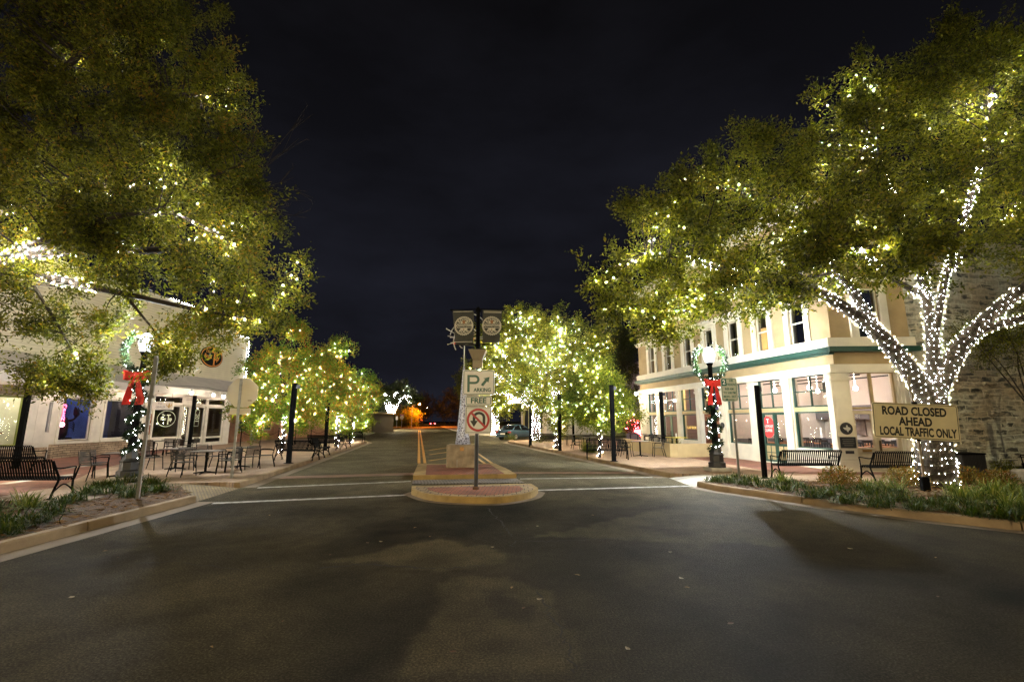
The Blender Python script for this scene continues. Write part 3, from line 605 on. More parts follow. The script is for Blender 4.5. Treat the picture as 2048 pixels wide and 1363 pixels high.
# ---------------------------------------------------------------- left restaurant (local x runs towards the camera, +y faces the street)
LB = thing('restaurant_building', 'white clapboard restaurant with stepped parapet and long white awning', 'building', (-21.5, 36.8, 0), -math.pi / 2)
def sidingmat():
    t = NT('clapboard'); s = t.new('SeparateXYZ'); t.l(t.tc.outputs['Object'], s.inputs[0])
    m = t.new('Math', _operation='MULTIPLY'); t.l(s.outputs['Z'], m.inputs[0]); m.inputs[1].default_value = 6.5
    f = t.new('Math', _operation='FRACT'); t.l(m.outputs[0], f.inputs[0])
    c = t.mix(1., t.ramp(t.noise(1.4), [(.3, (.66, .6, .44)), (.7, (.76, .7, .52))]), t.ramp(f.outputs[0], [(.0, (.45, .43, .4)), (.1, (1, 1, 1)), (.95, (1, 1, 1)), (1, (.6, .58, .55))]), 'MULTIPLY')
    t.l(c, t.b.inputs['Base Color']); t.b.inputs['Roughness'].default_value = .6; t.bump(f.outputs[0], .6, .02); return t.m
mb = MB(); mb.box(0, 1.3, -9, 0, 4.85, 8.3); mb.box(1.3, 30, -9, 0, 4.85, 9.25); mb.build('siding', sidingmat(), LB)
mb = MB(); mb.box(-.06, 1.3, -.3, .1, 8.3, 8.42); mb.box(1.24, 30, -.3, .1, 9.25, 9.38); mb.box(-.05, .1, -9, .04, 4.8, 8.3); mb.box(1.25, 1.35, -.2, .05, 8.43, 9.24); mb.build('parapet_trim', whitep, LB)
mb = MB(); mb.box(2.6, 4.2, .0, .05, 8.6, 9.1)
for k in range(7): mb.box(2.65, 4.15, .05, .08, 8.63 + k * .065, 8.66 + k * .065)
mb.build('louvre', mat('brown_louvre', (.08, .05, .035), .7), LB)
hl = [(2.0, 3.9, .3, 2.85), (4.15, 5.55, .3, 2.85), (5.65, 6.45, .15, 2.85), (6.5, 8.85, .8, 2.85), (9.8, 12.2, .9, 3.02), (12.9, 14.6, .9, 3.02), (15.05, 15.25, 1.35, 2.75), (16.3, 23.5, .8, 2.95),
      (2.0, 3.9, 3.0, 3.35), (4.15, 5.55, 3., 3.35), (6.5, 8.85, 3., 3.35)]
mb = MB(); mb.wall(1.2, 30, -.2, 0, 0, 4.84, hl); mb.build('wall', whitep, LB)
mb = MB()
for a, b, z0, z1 in hl:
    if z0 < 2.9 and b - a > .5: mb.box(a - .12, a, 0, .05, z0, z1 + .1); mb.box(b, b + .12, 0, .05, z0, z1 + .1); mb.box(a, b, 0, .05, z1 + .001, z1 + .1)
    if b - a > .5 and z0 > .7 and z0 < 2.9: mb.box(a - .12, b + .12, 0, .1, z0 - .1, z0)
mb.box(15.35, 16.2, 0, .12, .9, 4.0); mb.box(15.8, 15.84, .12, .13, .9, 3.9)
for k in range(26): x = 8.95 + k * .033; mb.box(x, x + .006, .0, .012, .9, 3.2)
mb.build('window_trim', whitep, LB)
ledge = brick('ledge_stone', (.5, .38, .26), (.36, .26, .17), (.13, .1, .07), .42, .105, 'xz', ms=.014, bump=.9, dist=.16, stain=.4)
mb = MB(); mb.box(9.0, 14.95, 0.0, .16, .1, .79); mb.box(15.3, 17.2, .0, .3, .1, .7); mb.build('stone_base', ledge, LB)
aw = mat('awning_canvas', (.62, .57, .53), .85, 0, .1, 1.2, .2, 6)
mb = MB(); mb.add([(.4, .02, 4.83), (30, .02, 4.83), (30, 2, 3.78), (4., 2, 3.78), (30, 2, 3.4), (4, 2, 3.4), (.4, .02, 4.78), (30, .02, 4.78), (30, 1.97, 3.74), (4, 1.97, 3.74), (30, 1.97, 3.4), (4, 1.97, 3.4)],
       [(0, 1, 2, 3), (3, 2, 4, 5), (7, 6, 9, 8), (8, 9, 11, 10), (5, 4, 10, 11), (0, 3, 9, 6), (3, 5, 11, 9)]); mb.build('awning', aw, LB)
for x in (4.2, 6.2, 8.2, 10.5, 13, 15.5, 18, 20.5): mb = MB(); mb.tube([(x, .0, 3.2), (x, 1.95, 3.42), (x, 1.95, 3.72), (x, .02, 4.7)], .016, 5); mb.build('awning_strut', mat('awning_pipe', (.3, .25, .2), .5, .4), LB)
mb = MB(); mb.box(16., 24, .05, .5, 3.0, 3.36); mb.build('fascia', mat('olive_fascia', (.14, .11, .07), .7, 0, .3, 3), LB)
blackf = mat('dark_bronze', (.05, .035, .025), .5)
for a, b, z0, z1 in hl[:6] + hl[8:]:
    mb = MB(); mb.frame(a, b, -.15, -.06, z0, z1, .09 if z0 < 2.9 else .03)
    if z0 < .5 and b - a > 1: mb.box(a + .09, b - .09, -.14, -.07, .66, .78); 
    f = mb.build('door' if a in (4.15,) and z0 < 1 else 'window', whitep if z0 < 2.9 else blackf, LB); e = .09 if z0 < 2.9 else .03; pane(f, a + e, b - e, -.1, z0 + e, z1 - e, dglass if a < 9 else glass)
    if z0 < .5 and b - a > 1: m2 = MB(); m2.box(a + .1, b - .1, -.13, -.115, z0 + .1, .65); m2.build('kick_panel', blackf, f)
    if a == 4.15 and z0 < 1: m2 = MB(); m2.tube([(a + .05, -.02, 1.2), (a + .05, -.02, 1.5)], .015); m2.build('handle', galv, f)
mb = MB(); mb.frame(12.9, 14.6, -.15, -.06, .9, 3.02, .05); f = mb.build('window', whitep, LB); pane(f, 12.95, 14.55, -.1, .95, 2.97)
mb = MB(); mb.frame(15.05, 15.25, -.15, -.06, 1.35, 2.75, .02); f = mb.build('window', whitep, LB); pane(f, 15.07, 15.23, -.1, 1.37, 2.73)
mb = MB(); mb.frame(16.3, 23.5, -.15, -.06, .8, 2.95, .08); mb.box(18.2, 18.28, -.15, -.06, .88, 2.87); f = mb.build('window', mat('lime_frame', (.2, .22, .05), .5), LB); pane(f, 16.38, 23.42, -.1, .88, 2.87)
# rooms behind the left windows
mb = MB(); mb.box(1.2, 9.2, -5, -4.9, 0, 3.9); mb.box(9.2, 9.3, -4.9, -.2, 0, 3.9); mb.build('dining_room_wall', mat('dining_wall', (.1, .07, .05), .8, 0, .4, 2), LB)
mb = MB(); mb.box(1.2, 30, -5, -.2, -.02, .12); mb.build('room_floor', ino, LB); mb = MB(); mb.box(1.2, 30, -5, -.2, 3.9, 4.0); mb.build('room_ceiling', dark, LB)
blue = mat('blue_room_wall', (.1, .14, .36), .8, 0, .25, 1.5)
mb = MB(); mb.box(9.3, 15.6, -2.3, -2.2, 0, 3.9); mb.build('blue_room_wall', blue, LB); mb = MB(); mb.box(15.6, 15.7, -4.9, -.2, 0, 3.9); mb.build('partition_wall', whitep, LB)
plight('blue_light', (13.7, -1.3, 3.4), 20, (.4, .5, 1), .15, LB); plight('blue_light', (11, -1.2, 3.3), 9, (.4, .5, 1), .15, LB); plight('dining_light', (5, -2.6, 3.2), 9, (1, .7, .45), .15, LB)
lime = mat('lime_room_wall', (.42, .5, .06), .8, 0, .25, .8)
mb = MB(); mb.box(15.7, 30, -4.2, -4.1, 0, 3.9); mb.box(17.2, 17.7, -2.0, -1.6, .12, 3.9); mb.build('shop_wall', lime, LB)
plight('shop_light', (17.3, -1.0, 3.6), 75, (1, .9, .6), .15, LB); plight('shop_light', (20, -1.3, 3.6), 45, (1, .9, .6), .15, LB)
mb = MB(); mb.box(16.5, 23, -1.1, -.5, 1.32, 1.4); mb.build('display_shelf', mahog, LB)
mb = MB(); mb.box(17.35, 19, -.7, -.66, 2.35, 2.85); mb.build('shop_sign', mat('aqua_sign', (.05, .4, .55), .5, 0, .3, 3, emit=(.1, .6, .8), estr=.5), LB)
wht = mat('white_goods', (.72, .7, .64), .7)
mb = MB()
for k in range(9): x = 16.8 + k * .45; mb.lathe([(.02, 1.4), (.13, 1.45), (.16, 1.6), (.09, 1.75), (.05, 1.8)], 8, (x, -.8))
for k in range(6): mb.sphere((16.9 + k * .5, -.8, .75), .2, 8, 5, 1.2)
s_ = mb.build('merchandise', wht, LB); s_['kind'] = 'stuff'
for x in (3., 7.5, 11.2, 15, 18.5):
    mb = MB(); mb.lathe([(.1, 3.9), (.1, 3.96), (.03, 3.98)], 12, (x, .9)); mb.build('soffit_lamp', emat('soffit_lamp', (1, .8, .68), 30), LB); plight('soffit_light', (x, .9, 3.8), 13, (1, .8, .68), .1, LB)
# oval sign on the siding, decals, pictures
SG = thing('oval_sign', 'oval black and orange pub sign on the white siding', 'sign', (-21.44, 36.8 - 4.2, 6.36), -math.pi / 2); SG.scale = (.86, 1, .82)
el = lambda a, b, n=36: [(a * math.cos(6.2832 * k / n), b * math.sin(6.2832 * k / n)) for k in range(n)]
org = mat('orange_letter', (.75, .3, .06), .5, var=0)
M0 = RXB
mb = MB(M0); mb.prism(el(1.42, .9), -.06, 0); mb.build('board', mat('sign_board_black', (.008, .008, .008), .8, 0, 0, spec=.1), SG)
def ring2(mb, a, b, t, z, n=36):
    o = el(a, b, n); i_ = el(a - t, b - t, n); mb.add([(x, y, z) for x, y in o] + [(x, y, z) for x, y in i_], [(k, (k + 1) % n, n + (k + 1) % n, n + k) for k in range(n)])
mb = MB(M0); ring2(mb, 1.36, .85, .08, .006); mb.build('rim', org, SG)
def pub(mb, s, z):
    mb.text('The', .42 * s, -.55 * s, .42 * s, z, .9, .004); mb.text('Brass', .5 * s, -.5 * s, 0, z, .85, .006); mb.text('ap', .66 * s, .62 * s, -.04 * s, z, .9, .012)
    mb.add([(x * s, y * s, z) for x, y in ((-.02, .5), (.62, .5), (.62, .34), (.4, .4), (.38, -.62), (.5, -.68), (.1, -.68), (.22, -.62), (.2, .4), (-.02, .34))], [tuple(range(10))])
mb = MB(M0); pub(mb, 1, .006); mb.build('lettering', org, SG)
wd_ = mat('frosted_decal', (.6, .62, .45), .6, var=0, emit=(.8, .85, .6), estr=.06)
mb = MB(Matrix.Translation((7.65, -.09, 2.0)) @ RXB); ring2(mb, .78, .5, .035, .0); pub(mb, .52, .0); mb.build('window_decal', wd_, LB)
mb = MB(Matrix.Translation((4.85, -.09, 2.05)) @ RXB); mb.text('201', .5, 0, 0, 0, .8, 0, -math.pi / 2)
mb.box(-.22, .22, -.55, -.53, 0, .002); mb.box(-.22, .22, .53, .55, 0, .002); mb.box(-.22, -.2, -.53, .53, 0, .002); mb.box(.2, .22, -.53, .53, 0, .002); mb.build('door_decal', wd_, LB)
for z, lab in ((1.35, 'lower small dark picture frame on the white restaurant wall'), (2.0, 'upper small dark picture frame on the white restaurant wall')):
    p = thing('picture_frame', lab, 'picture frame', (-21.47, 36.8 - 9.25, z), -math.pi / 2)
    mb = MB(); mb.frame(-.17, .17, 0, .05, -.28, .28, .035); mb.build('frame', mahog, p); mb = MB(); mb.box(-.135, .135, .0, .02, -.245, .245); mb.build('print', mat('paper_print', (.5, .42, .3), .7, 0, .4, 9), p)
BS = thing('hanging_sign', 'small white hanging sign with a golden lily emblem under the awning', 'sign', (-20.6, 36.8 - 9.4, 2.75), 0)
mb = MB(); mb.box(-.62, .62, -.025, .025, -.24, .24); mb.build('board', whitep, BS)
mb = MB(); mb.tube([(-.5, 0, .24), (-.5, 0, .7)], .008, 4); mb.tube([(.5, 0, .24), (.5, 0, .7)], .008, 4); mb.build('hanger', black, BS)
gold = mat('gold_paint', (.5, .33, .06), .4, .2)
fl = [(0, .17), (.035, .1), (.05, .02), (.03, -.02), (.09, -.01), (.13, .05), (.1, .09), (.15, .1), (.17, .03), (.13, -.04), (.04, -.06), (.05, -.15), (0, -.12), (-.05, -.15), (-.04, -.06), (-.13, -.04), (-.17, .03), (-.15, .1), (-.1, .09), (-.13, .05), (-.09, -.01), (-.03, -.02), (-.05, .02), (-.035, .1)]
mb = MB(T(.38, -.028, 0) @ RX); mb.prism(fl, -.004, 0); mb.build('lily_emblem', gold, BS)
mb = MB(T(-.12, -.028, 0) @ RX); mb.text('TO', .17, -.05, .12, 0); mb.text('GEAUX', .17, .0, -.08, 0); mb.build('lettering', mat('purple_green_letter', (.12, .12, .14), .5, 0, .5, 6), BS)
NS = thing('neon_sign', 'red neon OPEN sign glowing in the blue shop window', 'sign', (-21.9, 36.8 - 14.05, 2.2), -math.pi / 2)
mb = MB(RXB)
for k, ch in enumerate('OPEN'): mb.text(ch, .26, 0, .36 - .2 * k, 0, .9, .004)
mb.build('lettering', emat('neon_red', (1, .06, .12), 9), NS); mb = MB(RXB); mb.prism(el(.14, .12, 20), -.01, 0); mb.M = T(0, 0, -.46) @ RXB; mb.v = [(x, y, z - .5) for x, y, z in mb.v]; mb.build('disc', emat('neon_pink', (1, .35, .5), 5), NS)
# crawfish display figure
CFm = mat('dark_figure', (.03, .018, .015), .5, 0, .3, 8)
CF = thing('crawfish_figure', 'dark rearing crawfish statue in the blue shop window', 'statue', (-22.3, 36.8 - 13.55, .95), -math.pi / 2)
mb = MB(); mb.smooth = True; mb.tube(smooth_path([(0, 0, .1), (0, .02, .35), (0, 0, .62), (0, .02, .9), (0, .08, 1.1)], 4), [.1, .13, .15, .17, .17, .17, .18, .19, .19, .19, .18, .16, .14, .12, .1, .07, .04], 10)
for sgn in (-1, 1):
    for k in range(4): mb.tube(smooth_path([(.1 * sgn, 0, .55 + .09 * k), (.34 * sgn, .1, .6 + .1 * k), (.44 * sgn, .14, .4 + .1 * k)], 3), .015, 5)
    mb.tube([(.04 * sgn, .1, 1.08), (.12 * sgn, .15, 1.5)], .006, 4)
mb.build('body', CFm, CF)
for sgn in (-1, 1):
    mb = MB(); mb.smooth = True; mb.tube(smooth_path([(.12 * sgn, .02, .92), (.4 * sgn, .08, 1.0), (.5 * sgn, .1, 1.22), (.42 * sgn, .1, 1.5), (.36 * sgn, .1, 1.62)], 5), [.05] * 8 + [.06, .09, .12, .13, .12, .11, .1, .08, .06, .05, .04, .03, .02], 8); mb.tube([(.52 * sgn, .1, 1.3), (.6 * sgn, .1, 1.45), (.53 * sgn, .1, 1.6)], [.05, .045, .01], 6); mb.build('claw', CFm, CF)
mb = MB(); mb.box(-.3, .3, -.2, .25, 0, .12, .02); mb.build('plinth', dark, CF)
# lights along the parapet
def string_thing(name, label, pts, r=.02, m=None, group=None, step=.2, sag=0., cat='string lights', maxn=100):
    P = [Vector(p) for p in pts]; root = thing(name, label, cat, P[0], 0, group); out = []
    for a, b in zip(P, P[1:]):
        L = (b - a).length; k = max(1, int(L / step)); out += [a.lerp(b, (j + .5) / k) - P[0] for j in range(k)]
    mb = MB(); mb.tube([p - P[0] for p in P], .006, 4); mb.build('wire', blacks, root)
    me = None
    for p in out[:maxn]:
        if me is None: mb = MB(); mb.add(*octa(r)); o = mb.build('bulb', m or bulb_m, root); me = o.data
        else: o = bpy.data.objects.new('bulb', me); COL.objects.link(o); o.parent = root
        o.location = p
    return root
XL = -21.36; zt = lambda x: 36.8 - x
string_thing('string_lights', 'row of white bulbs along the stepped parapet edge of the white restaurant', [(XL, zt(9), 9.42), (XL, zt(1.28), 9.42), (XL, zt(1.28), 8.46), (XL, zt(-.02), 8.46)], .035, cool_m, step=.24)
string_thing('string_lights', 'row of white bulbs down the far corner of the white restaurant', [(XL, zt(-.08), 8.3), (XL, zt(-.08), 4.9)], .035, cool_m, step=.2)
# ---------------------------------------------------------------- brick building beyond
BB = thing('brick_building', 'low red brick building with a salmon side beyond the restaurant', 'building', (-22.5, 37.2, 0))
rb = brick('red_brick', (.36, .12, .05), (.28, .09, .04), (.3, .22, .16), .24, .08, 'yz', ms=.012, bump=.4)
mb = MB(); mb.box(-8, 0, 0, 8, 0, 3.9); mb.box(-8, -.06, 7.9, 28, 0, 3.2); mb.build('wall', rb, BB)
mb = MB(); mb.box(-.05, .04, 8.2, 27, .12, 3.1); mb.build('salmon_panel', mat('salmon_paint', (.5, .25, .17), .7, 0, .1, 1), BB)
mb = MB(); mb.box(-8.1, .1, -.1, 8.1, 3.9, 4.1); mb.build('roof', wconc, BB)
for y in (1.2, 5.2):
    mb = MB(); mb.frame(-.02, .06, y, y + .01, 1., 2.4, .0) if False else mb.box(-.01, .05, y, y + 1.2, 1., 2.6); f = mb.build('window', mat('brick_window_frame', (.2, .19, .16), .5), BB); m2 = MB(); m2.box(.05, .056, y + .1, y + 1.1, 1.1, 2.5); m2.build('glass_pane', dark, f)
mb = MB(); mb.box(-.01, .05, 3.1, 4.1, .15, 2.3); mb.build('door', mat('grey_door', (.2, .2, .17), .5), BB)
WH = thing('white_house', 'small white house with a dark window far down the left pavement', 'building', (-20.8, 70, 0))
mb = MB(); mb.box(-9, 0, 0, 12, 0, 2.9); mb.build('wall', mat('grey_render', (.1, .075, .05), .8), WH); mb = MB(); mb.box(-9.2, .3, -.3, 12.3, 2.9, 3.1); mb.build('roof', tan, WH)
mb = MB(); mb.box(-3.2, -2.2, -.06, .0, 1.2, 2.4); mb.build('window', dark, WH); mb = MB(); mb.box(-1.4, -.2, -.05, 0, .1, 2.6); mb.build('door', tanp, WH)
YB = thing('yellow_building', 'pale yellow house with tall dark windows behind the parked car', 'building', (1.6, 72, 0))
mb = MB(); mb.box(0, 12, 0, 10, 0, 5.4); mb.build('wall', mat('yellow_paint_wall', (.62, .52, .22), .7, 0, .08, 1), YB)
for x in (.35, 1.35, 2.5): mb = MB(); mb.box(x, x + .55, -.08, 0, .6, 3.4); mb.build('window', dark, YB)
mb = MB(); mb.box(-.3, 12.3, -.5, 10, 5.4, 5.7); mb.build('roof', wconc, YB)
for x in (-.15, .98, 2.05, 3.3): mb = MB(); mb.box(x, x + .22, -.4, -.15, .1, 5.4); mb.build('column', whitep, YB)
PB = thing('purple_building', 'dim purple grey building with a dark shop sign behind the bright tree', 'building', (12.2, 41, 0))
mb = MB(); mb.box(0, 14, 0, 9, 0, 7.5); mb.build('wall', mat('purple_grey', (.16, .14, .2), .8, 0, .2, 1), PB)
mb = MB(); mb.box(.1, 3.4, -.1, 0, 3.0, 4.6); sgb = mb.build('sign_board', blacks, PB)
mb = MB(T(1.6, -.11, 3.35) @ RX); mb.text('SLAP BOX', .62, 0, 0, 0, 1, .02); mb.prism(el(.42, .3, 16), 0, .002); mb.v = mb.v; mb.build('sign_lettering', emat('white_sign_letter', (1, 1, 1), .8), PB)
WB = thing('white_porch_house', 'white fronted house with a porch behind the slatted benches on the right', 'building', (4.4, 60, 0))
mb = MB(); mb.box(0, 9, 0, 8, 0, 4.2); mb.build('wall', whitep, WB); mb = MB(); mb.box(1, 1.8, -.05, 0, .8, 2.6); mb.build('window', dark, WB); mb = MB(); mb.box(-.3, 9.3, -.4, 8, 4.2, 4.5); mb.build('roof', wconc, WB)
# ================================================================== STREET FURNITURE
# ---- acorn street lamps with garland, wreath and bow
gt = NT('lamp_globe'); g1 = gt.new('BsdfTransparent'); g2 = gt.new('Emission', Strength=7.); g2.inputs['Color'].default_value = (.9, .96, 1, 1); g3 = gt.new('MixShader'); g3.inputs[0].default_value = .35
gt.l(g1.outputs[0], g3.inputs[1]); gt.l(g2.outputs[0], g3.inputs[2]); gt.l(g3.outputs[0], gt.o.inputs['Surface']); globe_m = gt.m; globe_m.cycles.emission_sampling = 'NONE'
filament_m = emat('lamp_filament', (.88, .95, 1), LAMP_E); filament_dim = emat('lamp_filament_dim', (.92, .96, 1), LAMP_E * .45)
needle = leafmat('garland_needles', [(0, (.005, .016, .005)), (1, (.017, .04, .011))], .12)
def leaves_np(P, D, Lf, Wd, rg):
    n = len(P); S = np.cross(D, rg.normal(size=(n, 3))); S /= np.linalg.norm(S, axis=1)[:, None] + 1e-9
    L = Lf * rg.uniform(.65, 1.25, (n, 1)); Wv = Wd * rg.uniform(.7, 1.2, (n, 1))
    N = np.cross(D, S) * L * .1
    v = np.stack([P, P + D * L * .5 + S * Wv + N, P + D * L, P + D * L * .5 - S * Wv + N], 1)
    return v.reshape(-1, 3), np.arange(n * 4).reshape(n, 4)
def unit(a): return a / (np.linalg.norm(a, axis=-1, keepdims=True) + 1e-9)
def path_np(pts, step):
    P = np.array([tuple(p) for p in pts]); d = np.linalg.norm(np.diff(P, axis=0), axis=1); s = np.r_[0, np.cumsum(d)]; t = np.arange(0, s[-1], step)
    return np.stack([np.interp(t, s, P[:, k]) for k in range(3)], 1)
def garland(name, label, path, rad, root, n_per_m=420, bstep=.11, bm=None, br=.014, group=None):
    P = path_np(path, 1 / n_per_m); rg = np.random.default_rng(len(P)); D = unit(rg.normal(size=P.shape)); v, qd = leaves_np(P + D * rad * .25, D, rad, .011, rg)
    g = thing(name, label, 'garland', root, 0, group); np_mesh('needles', v, qd, needle, g, np.repeat(rg.random(len(P)), 4))
    Q = path_np(path, bstep); Q = Q + unit(rg.normal(size=Q.shape)) * rad * .8; me = None
    for p in Q[:100]:
        if me is None: mb = MB(); mb.add(*octa(br)); o = mb.build('bulb', bm, g); me = o.data
        else: o = bpy.data.objects.new('bulb', me); COL.objects.link(o); o.parent = g
        o.location = p
    return g
red = mat('red_velvet', (.62, .015, .008), .5, 0, .12, 3)
def bow_mesh():
    mb = MB(); mb.smooth = True
    def strip(pts, w0, w1, tw=0):
        vs = []; k = len(pts)
        for i, p in enumerate(pts):
            wv = w0 + (w1 - w0) * i / (k - 1); a = tw * i / (k - 1); vs += [(p[0], p[1] + wv * math.sin(a), p[2] - wv * math.cos(a)), (p[0], p[1] - wv * math.sin(a), p[2] + wv * math.cos(a))]
        mb.add(vs, [(2 * i, 2 * i + 2, 2 * i + 3, 2 * i + 1) for i in range(k - 1)])
    for s in (-1, 1):
        strip([(0, -.02, 0), (.12 * s, -.1, .03), (.3 * s, -.14, .1), (.42 * s, -.06, .12), (.4 * s, .03, .1), (.25 * s, .02, .04), (0, .0, 0)], .04, .12)
        strip([(0, -.03, 0), (.1 * s, -.12, -.02), (.26 * s, -.16, -.02), (.38 * s, -.08, -.05), (.3 * s, .0, -.06), (0, 0, 0)], .05, .1)
        t = [(.02 * s, -.05, -.02), (.1 * s, -.1, -.2), (.14 * s, -.09, -.45), (.2 * s, -.05, -.72), (.19 * s, -.07, -.95)]
        vs = []
        for i, p in enumerate(t): wv = .045 + .022 * i; vs += [(p[0] - wv, p[1], p[2]), (p[0] + wv, p[1] + .03, p[2] + .02 * (i == 4))]
        mb.add(vs, [(2 * i, 2 * i + 1, 2 * i + 3, 2 * i + 2) for i in range(len(t) - 1)])
    mb.sphere((0, -.06, 0), .075, 10, 6); return mb
def street_lamp(loc, label, glabel, wlabel, blabel, hg=4.0, first=None, bm=None, rz=0):
    if first: return dup(first, loc, None, label)
    L = thing('street_lamp', label, 'street lamp', loc, 0, 'acorn street lamps')
    mb = MB(); mb.box(-.36, .36, -.36, .36, 0, .14, .03); mb.build('footing', wconc, L)
    mb = MB(); mb.smooth = False
    mb.lathe([(.3, .14), (.3, .3), (.24, .34), (.24, .55), (.26, .58), (.19, .66), (.15, .85), (.14, .9)], 8); mb.build('base', blacks, L)
    vs = []; mb = MB(); prof = [(.105, .88), (.115, 1.0), (.1, 1.1), (.075, hg - .45), (.09, hg - .42), (.07, hg - .38), (.11, hg - .3), (.14, hg - .24)]
    n = 24
    for r, z in prof: vs += [((r - (.008 if j % 2 else 0)) * math.cos(j * 2 * math.pi / n), (r - (.008 if j % 2 else 0)) * math.sin(j * 2 * math.pi / n), z) for j in range(n)]
    mb.add(vs, [(i * n + j, i * n + (j + 1) % n, (i + 1) * n + (j + 1) % n, (i + 1) * n + j) for i in range(len(prof) - 1) for j in range(n)]); mb.build('post', black, L)
    mb = MB(); mb.smooth = True; mb.lathe([(.12, hg - .235), (.17, hg - .12), (.2, hg + .02), (.18, hg + .16), (.12, hg + .27), (.05, hg + .32)], 16); gb = mb.build('globe', globe_m, L); mb = MB(); mb.smooth = True; mb.sphere((0, 0, hg + .05), .055, 10, 6); mb.build('bulb', filament_m, gb)
    mb = MB(); mb.lathe([(.06, hg + .325), (.05, hg + .36), (.02, hg + .4), (.025, hg + .44), (.002, hg + .5)], 10); mb.build('finial', black, L)
    return L
def dress(loc, hg, where, rz, flip=1):
    loc = Vector(loc)
    turns = 5.5; path = [(.17 * math.cos(t), .17 * math.sin(t), .55 + (hg - 1.5) * k / 60) for k in range(61) for t in (turns * 6.2832 * k / 60,)]
    garland('garland', 'lit green garland wound round the post of ' + where, path, .13, loc, 520, .1, cool_m, .016, 'lit garlands on the street lamps')
    c = math.cos(rz); s = math.sin(rz)
    ring = [(.52 * math.sin(a) * c, .52 * math.sin(a) * s, hg - .22 - .64 * math.cos(a)) for a in np.linspace(-2.55, 2.55, 40)]
    garland('wreath', 'open ring wreath of lit garland on ' + where, ring, .13, loc, 620, .11, cool_m, .012, 'ring wreaths on the street lamps')
    b = thing('bow', 'large red ribbon bow tied to ' + where, 'bow', loc + Vector((0, -.17, hg - 1.0)), rz * .5, 'red bows on the street lamps')
    m = bow_mesh(); m.build('ribbon', red, b); b.scale = (.74, .8, .82) if loc.x > 0 else (.86, .86, .9)
l1 = street_lamp(G(1435, 942, .15), 'black acorn street lamp glowing white beside the parking time sign', 0, 0, 0, 4.05)
dress(G(1435, 942, .15), 4.05, 'the lamp beside the parking time sign', -.25)
l2 = street_lamp(G(255, 962, .15), 'black acorn street lamp glowing white in front of the white restaurant', 0, 0, 0, 4.05, l1)
for c_ in l2.children:
    for g_ in c_.children: g_.data = g_.data.copy(); g_.data.materials[0] = filament_dim
dress(G(255, 962, .15), 4.05, 'the lamp in front of the restaurant', .35)
# ---- square steel light poles
def pole(loc, h, label, first=None, rz=0.):
    if first: return dup(first, loc, rz, label)
    L = thing('light_pole', label, 'pole', loc, rz, 'square black steel poles along the pavements')
    mb = MB(); mb.box(-.09, .09, -.06, .06, 0, h); mb.box(-.035, .035, -.075, -.0601, .02, h - .02); mb.build('post', black, L)
    mb = MB(); mb.box(.0901, .22, -.05, .05, h - .22, h - .06); mb.build('lamp_box', blacks, L)
    mb = MB(); mb.box(-.15, .15, -.12, .12, 0, .02); mb.build('base_plate', black, L); return L
pz = .15; p0 = None
for (px, py), lab in (((1228, 922), 'tall square black pole beside the nearest right kerb bench'), ((30, 936), 'tall square black pole between the two benches on the restaurant pavement'), ((577, 926), 'square black pole on the left kerb in front of the mid pavement benches'),
    ((650, 900), 'square black pole on the left kerb, second past the stop sign'), ((700, 886), 'square black pole on the left kerb, farthest from the stop sign'), ((385, 886), 'square black pole close to the restaurant doors under the bare bulbs'),
    ((1120, 901), 'square black pole on the right kerb beside the light wrapped thin trunk'), ((1061, 890), 'square black pole on the right kerb nearest the parked car'), ((1147, 884), 'thin looking square black pole deep between the right hand trees'),
    ((1328, 906), 'square black pole standing against the low terrace wall'), ((1530, 956), 'square black pole at the end of the bench facing the cafe')):
    o = pole(Vector((-19.8, 28.9, .15)) if px == 385 else G(px, py, pz), 3.3, lab, p0, {1530: .4}.get(px, 0.)); p0 = p0 or o; o.scale = {385: (1, 1, 1.1), 1530: (.72, .8, .86), 30: (1, 1, 1.08)}.get(px, (1, 1, 1))
# ---- bare globe strings
gl_m = emat('globe_bulb', (1, .88, .68), 60)
def gstring(name, label, pts, bulbs, r=.06):
    root = thing(name, label, 'string lights', pts[0], 0, 'strings of round bulbs'); p0 = Vector(pts[0])
    mb = MB(); mb.tube([Vector(p) - p0 for p in pts], .012, 5); mb.build('cable', black, root)
    for b in bulbs:
        b = Vector(b) - p0; mb = MB(T(*b)); mb.tube([(0, 0, .06), (0, 0, .2)], .025, 6); s = mb.build('socket', blacks, root)
        mb = MB(T(*b)); mb.smooth = True; mb.sphere((0, 0, 0), r, 10, 6); mb.build('bulb', gl_m, root)
gstring('bulb_string', 'string of three round bulbs hung from the pole by the restaurant doors', [W(330, 770, 26.), W(383, 772, 27), W(402, 773, 28.6), W(450, 782, 28.8), W(520, 775, 27)], [W(383, 785, 27), W(427, 790, 28.7), W(447, 793, 28.8)], .085)
gstring('bulb_string', 'string of round bulbs in front of the brick building behind the tree', [W(500, 765, 31), W(545, 777, 30), W(590, 770, 29)], [W(543, 786, 30), W(552, 791, 29.5)], .11)
gstring('bulb_string', 'string of round bulbs at the far end of the corner building', [W(1225, 775, 32), W(1247, 780, 31), W(1285, 788, 29.5), W(1318, 790, 28)], [W(1246, 789, 31), W(1272, 787, 30), W(1282, 801, 29.6), W(1291, 802, 29.2), W(1314, 800, 28)], .1)
